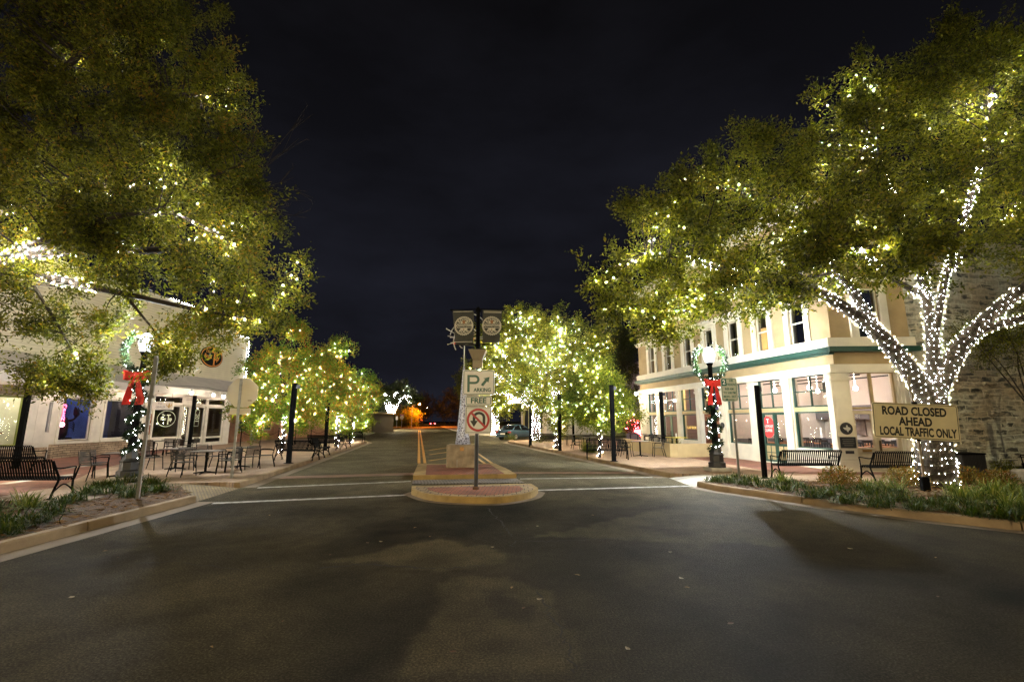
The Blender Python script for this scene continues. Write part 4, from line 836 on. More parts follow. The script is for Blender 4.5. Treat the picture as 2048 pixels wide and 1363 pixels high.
# ---- benches
def bench_parts(root, Lw=1.8):
    seat = [(0, .36), (.02, .41), (-.02, .445), (-.12, .44), (-.3, .41), (-.42, .41)]; back = [(-.425, .412), (-.47, .46), (-.52, .62), (-.58, .8), (-.62, .87), (-.67, .88), (-.69, .84)]
    for nm, pr in (('seat', seat), ('backrest', back)):
        mb = MB(); k = int(Lw / .062)
        for j in range(k):
            x = -Lw / 2 + .04 + j * (Lw - .08) / (k - 1); vs = []; n = len(pr)
            for i, (y, z) in enumerate(pr):
                a = pr[max(i - 1, 0)]; b = pr[min(i + 1, n - 1)]; dy, dz = b[0] - a[0], b[1] - a[1]; l = math.hypot(dy, dz); ny, nz = -dz / l * .005, dy / l * .005
                vs += [(x - .019, -y - ny, z - nz), (x + .019, -y - ny, z - nz), (x + .019, -y + ny, z + nz), (x - .019, -y + ny, z + nz)]
            mb.add(vs, [(i * 4 + c, i * 4 + (c + 1) % 4, i * 4 + 4 + (c + 1) % 4, i * 4 + 4 + c) for i in range(n - 1) for c in range(4)])
        if nm == 'seat': mb.tube([(-Lw / 2, .06, .415), (Lw / 2, .06, .415)], .014, 6); mb.tube([(-Lw / 2, .36, .4), (Lw / 2, .36, .4)], .014, 6)
        else: mb.tube([(-Lw / 2, .6, .83), (Lw / 2, .6, .83)], .014, 6); mb.tube([(-Lw / 2, .5, .56), (Lw / 2, .5, .56)], .012, 6)
        mb.build(nm, black, root)
    for s in (-1, 1):
        x = s * (Lw / 2 + .012)
        mb = MB(); mb.tube(smooth_path([(x, .06, .44), (x, .05, .6), (x, .03, .66), (x, .1, .675), (x, .4, .66), (x, .52, .68)], 4), .016, 6); mb.build('armrest', black, root)
        mb = MB(); mb.tube([(x, .07, .42), (x, .06, .2), (x, .0, .02)], .024, 6); mb.box(x - .03, x + .03, -.05, .05, 0, .02); mb.build('leg', black, root)
        mb = MB(); mb.tube(smooth_path([(x, .62, .84), (x, .5, .6), (x, .42, .42), (x, .5, .2), (x, .56, .02)], 3), .024, 6); mb.box(x - .03, x + .03, .52, .62, 0, .02); mb.build('leg', black, root)
        mb = MB(); mb.tube(smooth_path([(x, .06, .16), (x, .28, .3), (x, .5, .16)], 4), .016, 6); mb.build('brace', black, root)
# local: front of the seat at y=0 looking to -y, back at y=+.69
bench0 = thing('park_bench', 'black slatted bench seen from behind in front of the cafe window', 'bench', (0, 0, 0), 0, 'black slatted steel benches'); bench_parts(bench0)
def place_bench(px, py, rz, label=None):
    p = G(px, py, .15)
    if label is None: bench0.location = p; bench0.rotation_euler = (0, 0, rz); return
    dup(bench0, p, rz, label)
place_bench(1612, 952, math.pi - .0); bench0.location = (8.95, 14.75, .15)
dup(bench0, (11.25, 14.15, .15), math.pi + .02, 'black slatted bench seen from behind beside the trunk wrapped in lights')
dup(bench0, (-11.3, 11.35, .15), math.pi, 'nearest black slatted bench by the left planting bed, seen from behind')
dup(bench0, (-17.9, 17.2, .15), math.pi + .08, 'black slatted bench by the tall pole, seen from behind before the lime shop window')
dup(bench0, (-9.6, 21.5, .15), math.pi - .15, 'black slatted bench seen from behind by the first pole past the stop sign')
dup(bench0, (-9.15, 23.4, .15), math.pi / 2 + .25, 'black slatted bench set square to the kerb behind the first pole past the stop sign')
dup(bench0, (-11.4, 28.9, .15), math.pi - .1, 'black slatted bench beside the second pole past the stop sign')
dup(bench0, (-10.6, 30.6, .15), math.pi / 2 + .2, 'black slatted bench set square to the kerb beyond the second pole past the stop sign')
dup(bench0, (-12.6, 37.5, .15), math.pi - .1, 'farthest black slatted bench on the left pavement by the last pole')
dup(bench0, (4.35, 21.5, .15), -.12, 'black slatted bench facing the road beside the nearest right kerb pole')
dup(bench0, (2.05, 31.3, .15), -.1, 'black slatted bench facing the road between two lit trunks near the car')
dup(bench0, (16.9, 14.9, .15), math.pi, 'black slatted bench standing against the rough stone wall')
# ---- cafe chairs and tables
strap = mat('strap_webbing', (.03, .025, .02), .8, 0, .2, 10)
def chair_parts(root):
    for s in (-1, 1):
        x = .25 * s
        mb = MB(); mb.tube([(x, .0, .43), (x * 1.08, -.04, 0)], .016, 6); mb.build('leg', black, root)
        mb = MB(); mb.tube([(x, .42, .42), (x * 1.08, .52, 0)], .016, 6); mb.build('leg', black, root)
        mb = MB(); mb.tube(smooth_path([(x, .0, .43), (x * 1.08, -.0, .62), (x * 1.08, .06, .655), (x * 1.05, .3, .65), (x, .47, .62)], 3), .014, 6); mb.build('armrest', black, root)
    mb = MB(); mb.box(-.25, .25, -.01, .43, .425, .445, .005); mb.build('seat', strap, root)
    mb = MB(); mb.tube([(-.25, .42, .43), (-.24, .5, .82), (.24, .5, .82), (.25, .42, .43)], .015, 6)
    for k in range(9): z = .5 + k * .034; y = .42 + (z - .43) * .205; mb.box(-.24, .24, y - .004, y + .004, z, z + .022)
    mb.build('backrest', strap, root)
chair0 = thing('cafe_chair', 'black strap backed chair pulled up to the table nearest the left lamp', 'chair', (0, 0, 0), 0, 'black cafe chairs on the pavement'); chair_parts(chair0)
table0 = thing('cafe_table', 'square dark cafe table nearest the left street lamp', 'table', (0, 0, 0), 0, 'dark cafe tables on the pavement')
mb = MB(); mb.box(-.4, .4, -.4, .4, .715, .745, .008); mb.build('tabletop', mat('dark_tabletop', (.07, .06, .05), .35, 0, .15, 4), table0)
mb = MB(); mb.tube([(0, 0, .04), (0, 0, .715)], .04, 8); mb.build('column', black, table0)
mb = MB()
for a in (0, 1): mb.tube([(-.36 * (1 - a), -.36 * a, .02), (0, 0, .055), (.36 * (1 - a), .36 * a, .02)], [.018, .026, .018], 5)
mb.build('foot', black, table0)
used = []
def table(px, py, lab, cl, chairs, rz=0., top=None):
    p = G(px, py, .15)
    if not used: t = table0; t.location = p; t.rotation_euler = (0, 0, rz); used.append(1)
    else: t = dup(table0, p, rz, lab)
    if top:
        for c in t.children:
            if c.name.startswith('tabletop'): c.data = c.data.copy(); c.data.materials[0] = top
    for i, (a, dist) in enumerate(chairs):   # a: bearing of the chair from the table, 0 = towards the viewer
        loc = p + Vector((math.sin(a) * dist, -math.cos(a) * dist, 0)); r = a + math.pi + random.uniform(-.15, .15)
        lab = cl if len(chairs) == 1 else cl + (', its back to the road' if abs(a) < .8 else ', at its restaurant side' if a < 0 and abs(a) < 2.4 else ', at its street side' if a > 0 and abs(a) < 2.4 else ', on its far side')
        # chair local: front at -y, back at +y .. seat centre at y=.2
        q0 = loc - Vector((math.sin(-r) * .2, math.cos(r) * .2, 0))
        if len(used) == 1: chair0.location = q0; chair0.rotation_euler = (0, 0, r); chair0['label'] = lab; used.append(1)
        else: dup(chair0, q0, r, lab)
C = 'black strap chair at the '
table(240, 953, '', C + 'table nearest the left lamp', [(-.35, .75), (-1.5, .8)], .25)
table(350, 938, 'square dark table right behind the galvanised sign post', C + 'table behind the bare post', [(-1.45, .8), (.9, .72), (2.9, .75)], .1)
table(410, 946, 'square dark table between the sign post and the stop sign', C + 'table between the sign posts', [(-.3, .78), (1.5, .8), (2.75, .78)], .15)
table(480, 934, 'square dark table just behind the stop sign post', C + 'table behind the stop sign post', [(-1.35, .8), (.85, .8), (1.9, .85)], .1)
table(305, 912, 'square dark table by the restaurant pictures', C + 'table by the restaurant pictures', [(-1.5, .75), (.4, .75), (2.6, .75)])
table(345, 906, 'square dark table under the frosted window emblem', C + 'table under the frosted window emblem', [(.5, .75), (1.7, .8)])
table(1281, 912, 'square dark table in front of the terrace grasses', C + 'table in front of the terrace grasses', [(-1.5, .8), (1.4, .85), (-2.4, .8)], -.1)
table(1180, 898, 'square dark table behind the right kerb trees', C + 'table behind the right kerb trees', [(-1.5, .8), (1.5, .85)], 0)
table(1150, 890, 'square dark table far back among the right hand trees', C + 'table far back among the right trees', [(1.5, .8), (-1.4, .8)], 0)
# terrace tables stand on the deck
def on_terrace(x, y, lab, top, chairs):
    p = B.matrix_basis @ Vector((x, y, .3)); t = dup(table0, p, .2, lab)
    if top:
        for c in t.children:
            if c.name.startswith('tabletop'): c.data = c.data.copy(); c.data.materials[0] = top
    for dx, dy, r, l2 in chairs: dup(chair0, B.matrix_basis @ Vector((x + dx, y + dy, .3)), r, l2)
on_terrace(8.2, 1.5, 'terrace table with a bright yellow top by the red wooden door', mat('yellow_top', (.7, .55, .03), .4), [(.9, 0, .3, 'black chair on the terrace beside the yellow table'), (2., .0, 2.4, 'black chair on the terrace behind the flat topped pole')])
on_terrace(11.4, 1.2, 'terrace table with a dark top at the far shop end', None, [(-.9, .0, 1.2, 'black chair on the near side of the far terrace table'), (.9, 0, -1.8, 'black chair on the far side of the far terrace table')])
mb = MB(); mb.lathe([(.04, 0), (.045, .16), (.03, .2)], 10); tag(mb.build('napkin_holder', whitep), 'white napkin holder standing on the yellow terrace table', 'napkin holder').location = B.matrix_basis @ Vector((8.05, 1.6, 1.046))
# indoor cafe furniture
wt = mat('orange_wood', (.42, .16, .05), .4, 0, .25, 4)
ict = thing('indoor_table', 'brown wooden table inside the lit cafe', 'table', (0, 0, 0), 0, 'brown tables inside the cafe')
mb = MB(); mb.box(-.55, .55, -.38, .38, .72, .76); mb.build('tabletop', wt, ict); mb = MB(); mb.box(-.05, .05, -.05, .05, .03, .72); mb.box(-.3, .3, -.25, .25, 0, .03); mb.build('pedestal', blacks, ict)
icc = thing('indoor_chair', 'black wooden chair inside the lit cafe', 'chair', (0, 0, 0), 0, 'black chairs inside the cafe')
mb = MB(); mb.box(-.21, .21, -.21, .21, .43, .46); mb.build('seat', blacks, icc)
mb = MB(); mb.box(-.21, .21, .19, .21, .84, .92); [mb.box(x - .015, x + .015, .19, .21, .46, .84) for x in (-.19, -.07, .07, .19)]; mb.build('backrest', blacks, icc)
for x in (-.19, .19):
    for y in (-.19, .19): mb = MB(); mb.box(x - .018, x + .018, y - .018, y + .018, 0, .43); mb.build('leg', blacks, icc)
first = True
for x, y in ((.9, -1.3), (1.0, -2.9), (2.6, -4.3), (4.9, -1.3), (5.4, -3.2), (3.4, -3.0), (-.1, -4.4)):
    p = B.matrix_basis @ Vector((x, y, .16))
    if first: ict.location = p; ict.rotation_euler = (0, 0, ANG)
    else: dup(ict, p, ANG)
    for dx, a in ((-.35, 0), (.35, 0), (-.35, math.pi), (.35, math.pi)):
        pc = B.matrix_basis @ Vector((x + dx, y + (.55 if a == 0 else -.55), .16))
        if first: icc.location = pc; icc.rotation_euler = (0, 0, ANG + a); first = False
        else: dup(icc, pc, ANG + a)
# ---- signs
alu = mat('sign_aluminium', (.42, .39, .33), .45, .35, .06, 4)
swh = mat('sign_white', (.86, .85, .82), .45, 0, .05, 3); sgr = mat('sign_green', (.0, .1, .07), .45, var=0); sbk = mat('sign_black', (.012, .012, .012), .5, var=0); srd = mat('sign_red', (.5, .012, .015), .45, var=0)
def rrect(w, h, r, n=4):
    out = []
    for cx, cyy, a0 in ((w / 2 - r, h / 2 - r, 0), (-w / 2 + r, h / 2 - r, 1), (-w / 2 + r, -h / 2 + r, 2), (w / 2 - r, -h / 2 + r, 3)):
        out += [(cx + r * math.cos((a0 + k / n) * math.pi / 2), cyy + r * math.sin((a0 + k / n) * math.pi / 2)) for k in range(n + 1)]
    return out
def border(mb, w, h, r, t, z):
    o = rrect(w, h, r); i_ = rrect(w - 2 * t, h - 2 * t, max(r - t, .005)); n = len(o); mb.add([(x, y, z) for x, y in o] + [(x, y, z) for x, y in i_], [(k, (k + 1) % n, n + (k + 1) % n, n + k) for k in range(n)])
def plate(parent, name, cx, cz, w, h, m, y=-.06, bm=None, r=.04, M=None):
    Mx = (M or Matrix.Identity(4)) @ T(cx, y, cz) @ RX
    mb = MB(Mx); mb.prism(rrect(w, h, r), -.012, 0); p = mb.build(name, m, parent)
    if bm: mb = MB(Mx); border(mb, w - .04, h - .04, r - .01, .014, .003); mb.build('border', bm, p)
    return p, Mx
SP = G(952, 978, .156)
S = thing('sign_post', 'tall dark post on the brick island carrying the parking and no U-turn signs', 'sign post', SP, 0)
mb = MB(); mb.tube([(0, 0, 0), (0, 0, 3.35)], .052, 12); mb.build('post', mat('post_steel', (.09, .09, .09), .4, .5, .2, 6), S); mb = MB(); mb.lathe([(.09, 0), (.085, .05), (.06, .08)], 12); mb.build('collar', mat('rust_collar', (.15, .07, .03), .8), S)
mb = MB(); mb.tube([(0, 0, 3.62), (0, 0, 4.78)], .055, 12); mb.lathe([(.085, 4.66), (.085, 4.72), (.05, 4.76), (.03, 4.8)], 12); mb.lathe([(.075, 3.7), (.075, 3.78)], 12); mb.build('upper_post', black, S)
mb = MB(); mb.box(-.13, .13, -.06, .12, 3.12, 3.36); mb.prism([(-.12, -.08), (.12, -.08), (.12, .1), (-.12, .1)], 3.36, 3.4); mb.add([(-.13, -.1, 3.34), (.13, -.1, 3.34), (.24, -.22, 3.6), (-.24, -.22, 3.6), (-.24, .2, 3.6), (.24, .2, 3.6), (.13, .12, 3.34), (-.13, .12, 3.34)], [(0, 1, 2, 3), (4, 5, 6, 7), (3, 2, 5, 4), (1, 6, 5, 2), (0, 3, 4, 7)]); mb.build('light_box', mat('beige_box', (.4, .34, .24), .6), S)
p, Mx = plate(S, 'parking_plate', .04, 2.73, .84, .66, swh, -.075, sgr)
mb = MB(Mx)
vs = [(-.3, -.25), (-.235, -.25), (-.235, -.05), (-.1, -.05)] + [(-.1 + .115 * math.sin(a), .075 - .125 * math.cos(a)) for a in np.linspace(0, math.pi, 9)] + [(-.3, .2)]
mb.add([(x, y, .004) for x, y in [(-.3, -.25), (-.235, -.25), (-.235, .2), (-.3, .2)]], [(0, 1, 2, 3)])
o_ = [(-.1 + .125 * math.sin(a), .08 - .12 * math.cos(a)) for a in np.linspace(0, math.pi, 10)]; i_ = [(-.1 + .06 * math.sin(a), .08 - .06 * math.cos(a)) for a in np.linspace(0, math.pi, 10)]
mb.add([(x, y, .004) for x, y in [(-.235, -.04), *o_, (-.235, .2)]] + [(x, y, .004) for x, y in [(-.235, .02), *i_, (-.235, .14)]], [(k, k + 1, 12 + k + 1, 12 + k) for k in range(11)])
mb.add([(x, y, .004) for x, y in ((.06, -.06), (.12, -.1), (.22, .03), (.26, -.0), (.29, .15), (.13, .11), (.17, .08))], [tuple(range(7))])
mb.text('ARKING', .135, .1, -.2, .004, .92, .004); mb.build('lettering', sgr, p)
p, Mx = plate(S, 'free_plate', .04, 2.25, .69, .25, swh, -.075, sgr); mb = MB(Mx); mb.text('FREE', .19, 0, 0, .004, 1.05, .007); mb.build('lettering', sgr, p)
p, Mx = plate(S, 'no_turn_plate', .04, 1.755, .69, .7, swh, -.075, sbk)
mb = MB(Mx); O = [(-.09 + 0, -.16)]; a1 = np.linspace(math.pi, 0, 12)
mb.add([(x, y, .004) for x, y in [(-.145, -.02), *[(.02 + .165 * math.cos(a), .06 + .15 * math.sin(a)) for a in a1], (.185, -.16)]] + [(x, y, .004) for x, y in [(-.075, -.02), *[(.02 + .095 * math.cos(a), .06 + .085 * math.sin(a)) for a in a1], (.115, -.16)]], [(k, k + 1, 14 + k + 1, 14 + k) for k in range(13)])
mb.add([(-.21, -.02, .004), (-.01, -.02, .004), (-.11, -.18, .004)], [(0, 2, 1)]); mb.build('turn_arrow', sbk, p)
mb = MB(Mx); ring2(mb, .3, .3, .06, .007, 40); mb.add([(x, y, .008) for x, y in ((-.2, .16), (-.16, .2), (.2, -.16), (.16, -.2))], [(0, 1, 2, 3)]); mb.build('prohibition_ring', srd, p)
# banners
bann = mat('banner_cloth', (.06, .064, .06), .75, 0, .25, 3, .3, 9); bwh = mat('banner_print', (.75, .73, .64), .7, 0, .1, 6); bor = mat('banner_orange', (.42, .2, .09), .7)
def banner(side, rz, label):
    o = thing('banner', label, 'banner', SP + Vector((0, 0, 3.74)), rz, 'cloth banners on the island post')
    x0, x1 = (-.72, -.12) if side < 0 else (.12, .66); n = 8; mb = MB(); vs = []
    zt_ = 1.0; zb = .08 if side > 0 else .02
    for j in range(13):
        for k in range(n + 1):
            f = k / n; z = zt_ - (zt_ - zb) * j / 12; x = x0 + (x1 - x0) * f; x += (.1 if side < 0 else -.08) * (j / 12) * (1 - f if side < 0 else f); vs.append((x, .018 * math.sin(f * 9 + side) * (j / 12) ** .5, z - .05 * (f if side < 0 else 0)))
    mb.add(vs, [(j * (n + 1) + k, j * (n + 1) + k + 1, (j + 1) * (n + 1) + k + 1, (j + 1) * (n + 1) + k) for j in range(12) for k in range(n)]); mb.smooth = True; mb.build('cloth', bann, o)
    mb = MB(); xa, xb = (-.76, 0) if side < 0 else (0, .7); mb.tube([(xa, 0, 1.0), (xb, 0, 1.0)], .014, 6); mb.sphere((xa if side < 0 else xb, 0, 1.0), .028, 8, 5); mb.tube([(xa * (.8 if side < 0 else 1), 0, .03), (xb * (1 if side < 0 else .85), 0, .03)], .014, 6); mb.build('rod', black, o)
    cx = (x0 + x1) / 2 + (.03 if side < 0 else -.02)
    Mx = T(cx, -.03, .54) @ RX
    mb = MB(Mx); ring2(mb, .255, .255, .022, 0); ring2(mb, .225, .225, .008, 0)
    for k in range(30): a = k * .2094; mb.add([(.255 * math.cos(a - .06), .255 * math.sin(a - .06), 0), (.255 * math.cos(a + .06), .255 * math.sin(a + .06), 0), (.272 * math.cos(a), .272 * math.sin(a), 0)], [(0, 1, 2)])
    for word, top in (('ROUND', 1), ('ROCK', 0)):
        for k, ch in enumerate(word):
            a = (k - (len(word) - 1) / 2) * .42; A = math.pi / 2 - a if top else -math.pi / 2 + a
            mb.text(ch, .105, .172 * math.cos(A), .172 * math.sin(A), .001, .9, .004, A - math.pi / 2 if top else A + math.pi / 2)
    mb.text('DOWNTOWN', .088, 0, 0, .003, .88, .004)
    for s_ in (-1, 1): mb.add([(-.2, s_ * .058 - .006, 0), (.2, s_ * .058 - .006, 0), (.2, s_ * .058 + .006, 0), (-.2, s_ * .058 + .006, 0)], [(0, 1, 2, 3)])
    mb.add([(-.1, .068, 0), (.1, .068, 0), (.07, .12, 0), (-.07, .12, 0)], [(0, 1, 2, 3)]); mb.add([(-.1, -.068, 0), (.1, -.068, 0), (.07, -.12, 0), (-.07, -.12, 0)], [(3, 2, 1, 0)])
    for z in (.93, .9) if side > 0 else (.93, -.44 + .53): mb.add([(x0 - cx + .03, z - .54, 0), (x1 - cx - .03, z - .54, 0), (x1 - cx - .03, z - .525, 0), (x0 - cx + .03, z - .525, 0)], [(0, 1, 2, 3)])
    mb.build('emblem', bwh, o)
    mb = MB(Mx); mb.box(-.035, .035, .06, .13, .003, .006); mb.box(-.045, .045, .13, .15, .003, .006); mb.box(-.008, .008, -.12, -.065, .003, .006); mb.build('tower_emblem', bor, o)
banner(-1, -.12, 'grey green cloth banner with a round emblem on the street side left of the post')
banner(1, .1, 'blue grey cloth banner with a round emblem, smaller one right of the post')
# parking time sign
PS = thing('parking_time_sign', 'two hour parking sign on a thin galvanised post beside the right street lamp', 'sign', (6.65, 13.95, .15), .06)
mb = MB(); mb.box(-.03, .03, -.012, .012, 0, 3.03); mb.build('post', galv, PS)
p, Mx = plate(PS, 'plate', -.1, 2.66, .5, .7, mat('sign_cream', (.5, .5, .38), .45), -.025, sgr, .05)
Mx = Mx @ Matrix.Scale(.95, 4); mb = MB(Mx); mb.box(-.24, -.08, .12, .34, .002, .004); mb.build('number_panel', sgr, p)
mb = MB(Mx); mb.text('2', .2, -.16, .23, .006, 1, .004); mb.build('number', swh, p)
mb = MB(Mx); mb.text('HR', .11, .08, .28, .004, .9, .003); mb.text('PARKING', .115, .085, .16, .004, .68, .003)
for k, t_ in enumerate(('8:00 AM', 'TO 5:00 PM', 'MON - SAT')): mb.text(t_, .095, 0, .02 - .12 * k, .004, .85, .003)
mb.add([(x, y, .004) for x, y in ((-.16, -.31), (-.08, -.345), (-.08, -.32), (.14, -.32), (.14, -.3), (-.08, -.3), (-.08, -.275))], [tuple(range(7))]); mb.build('lettering', sgr, p)
# road closed sign
RC_ = thing('road_closed_sign', 'big cream ROAD CLOSED AHEAD sign on a post in the right planting bed', 'sign', G(1852, 982, .15), -.12)
mb = MB(); mb.box(-.025, .025, -.02, .02, 0, 2.45); mb.box(-.03, .03, .021, .035, .9, 2.9); mb.build('post', mat('weathered_wood', (.2, .15, .1), .8, 0, .3, 6), RC_); mb = MB(); mb.box(-.09, .09, -.07, .07, 0, .36, .02); mb.build('foot', black, RC_)
tilt = Matrix.Rotation(.05, 4, 'Y')
p, Mx = plate(RC_, 'panel', -.12, 1.72, 2.0, .9, mat('sign_tan', (.76, .66, .42), .4, 0, .08, 2), -.04, sbk, .05, tilt)
mb = MB(Mx); mb.text('ROAD CLOSED', .29, -.02, .24, .004, .76, .011); mb.text('AHEAD', .29, .0, -.02, .004, .8, .011); mb.text('LOCAL TRAFFIC ONLY', .29, .03, -.28, .004, .6, .011); mb.build('lettering', sbk, p)
mb = MB(tilt @ T(-.12, -.05, 1.72)); mb.box(-.05, .05, -.03, .02, .44, .49); mb.box(-.05, .05, -.03, .02, -.49, -.44); mb.build('clamp', black, p)
# stop sign from behind
ST = thing('stop_sign', 'octagonal stop sign seen from its bare metal back on the left pavement', 'sign', G(463, 955, .15), .1)
mb = MB(); mb.box(-.035, .035, -.02, .02, 0, 3.05); mb.build('post', galv, ST)
octo = [(.46 / math.cos(math.pi / 8) * math.cos(math.pi / 8 + k * math.pi / 4), .46 / math.cos(math.pi / 8) * math.sin(math.pi / 8 + k * math.pi / 4)) for k in range(8)]
mb = MB(T(.06, .045, 2.62) @ RX); mb.prism(octo, -.008, .008); mb.build('plate', mat('bare_plate', (.6, .53, .38), .5, .0, .05, 2), ST)
mb = MB(T(.04, .045, 2.03) @ RX); mb.prism(rrect(.62, .2, .03), -.006, .006); mb.build('lower_plate', MATS['bare_plate'], ST)
mb = MB(T(.06, .045, 2.62) @ RX); mb.box(.18, .3, -.26, -.235, .009, .011); mb.build('stamp', mat('stamp', (.15, .13, .1), .6), ST)
GP = thing('galvanised_post', 'bare galvanised sign post rising from the left planting bed', 'sign post', G(275, 996, .16), 0)
mb = MB(); mb.box(-.035, .035, -.02, .02, 0, 3.25); mb.build('post', galv, GP); mb = MB(); mb.box(.036, .09, -.015, .015, 2.25, 2.31); mb.box(.036, .055, -.012, .012, 2.31, 3.2); mb.build('bracket', galv, GP)
# ---- sculpture
SO = G(922, 935, .16); SO = Vector((SO.x, SO.y, .156))
SB_ = thing('sculpture_base', 'square tan concrete block with a brass plate on the brick island', 'plinth', SO, -.02)
mb = MB(); mb.box(-.56, .56, 0, .95, 0, .84, .02); mb.build('block', mat('base_concrete', (.38, .3, .2), .8, 0, .4, 3.5, .2, 30), SB_)
mb = MB(); mb.box(-.05, .09, -.012, 0, .62, .76); mb.build('brass_plate', mat('brass_plate', (.45, .24, .08), .4, .5, .3, 20), SB_); mb = MB(); mb.box(-.17, -.13, -.014, 0, .02, .3); mb.build('conduit', wconc, SB_)
SC_ = thing('spire_sculpture', 'tapering white mesh spire lit from inside with a starburst of bent rods', 'sculpture', SO + Vector((.0, .45, .84)), 0)
def spire_m():
    t = NT('spire_mesh'); vo = t.new('TexVoronoi', _feature='DISTANCE_TO_EDGE', Scale=11.); t.l(t.tc.outputs['Object'], vo.inputs['Vector'])
    c = t.ramp(vo.outputs['Distance'], [(0, (.5, .5, .54)), (.09, (.46, .46, .5)), (.14, (.14, .13, .14))]); t.l(c, t.b.inputs['Base Color']); t.b.inputs['Metallic'].default_value = .2; t.b.inputs['Roughness'].default_value = .4
    t.l(c, t.b.inputs['Emission Color']); t.b.inputs['Emission Strength'].default_value = .12; return t.m
mb = MB(); mb.smooth = True; mb.lathe([(.29, .0), (.25, .3), (.21, .7), (.165, 1.2), (.13, 1.7), (.1, 2.2), (.06, 2.7), (.03, 3.0)], 20); mb.build('spire', spire_m(), SC_)
chrome = mat('bright_steel', (.6, .58, .52), .4, .2, .1, 5)
mb = MB(); mb.tube([(0, 0, 3.0), (0, 0, 4.15)], .022, 6); mb.build('stem', chrome, SC_)
rs = random.Random(11); mb = MB(); cols = [(.6, .02, .02), (.65, .3, .03), (.6, .45, .05)]
for k in range(20):
    a = k * .94; e = rs.uniform(-.5, .9); d = Vector((math.cos(a) * math.cos(e), math.sin(a) * math.cos(e), math.sin(e))); l = rs.uniform(.55, .95); mb.tube([d * .05 + Vector((0, 0, 4.1)), d * l + Vector((0, 0, 4.1))], .017, 5); mb.sphere(d * l + Vector((0, 0, 4.1)), .03, 6, 4)
mb.build('rods', chrome, SC_)
mb = MB()
for k in range(9):
    a = k * .75; Rr = rs.uniform(.5, .9); t0 = rs.uniform(0, 3); tl = rs.uniform(-.7, .7)
    mb.tube([Vector((Rr * math.cos(a) * math.cos(t), Rr * math.sin(a) * math.cos(t), Rr * math.sin(t) + tl * .2 * t)) + Vector((0, 0, 4.05)) for t in np.linspace(t0, t0 + 1.5, 10)], .022, 5)
mb.build('bent_arcs', chrome, SC_)
for k in range(11):
    d = Vector((rs.gauss(0, .3), rs.gauss(0, .3), rs.gauss(0, .18))); mb = MB(T(*(d + Vector((0, 0, 4.05))))); mb.smooth = True; mb.sphere((0, 0, 0), .06, 8, 5); mb.build('coloured_ball', mat('ball%d' % (k % 3), cols[k % 3], .3, var=0, emit=cols[k % 3], estr=.4), SC_)
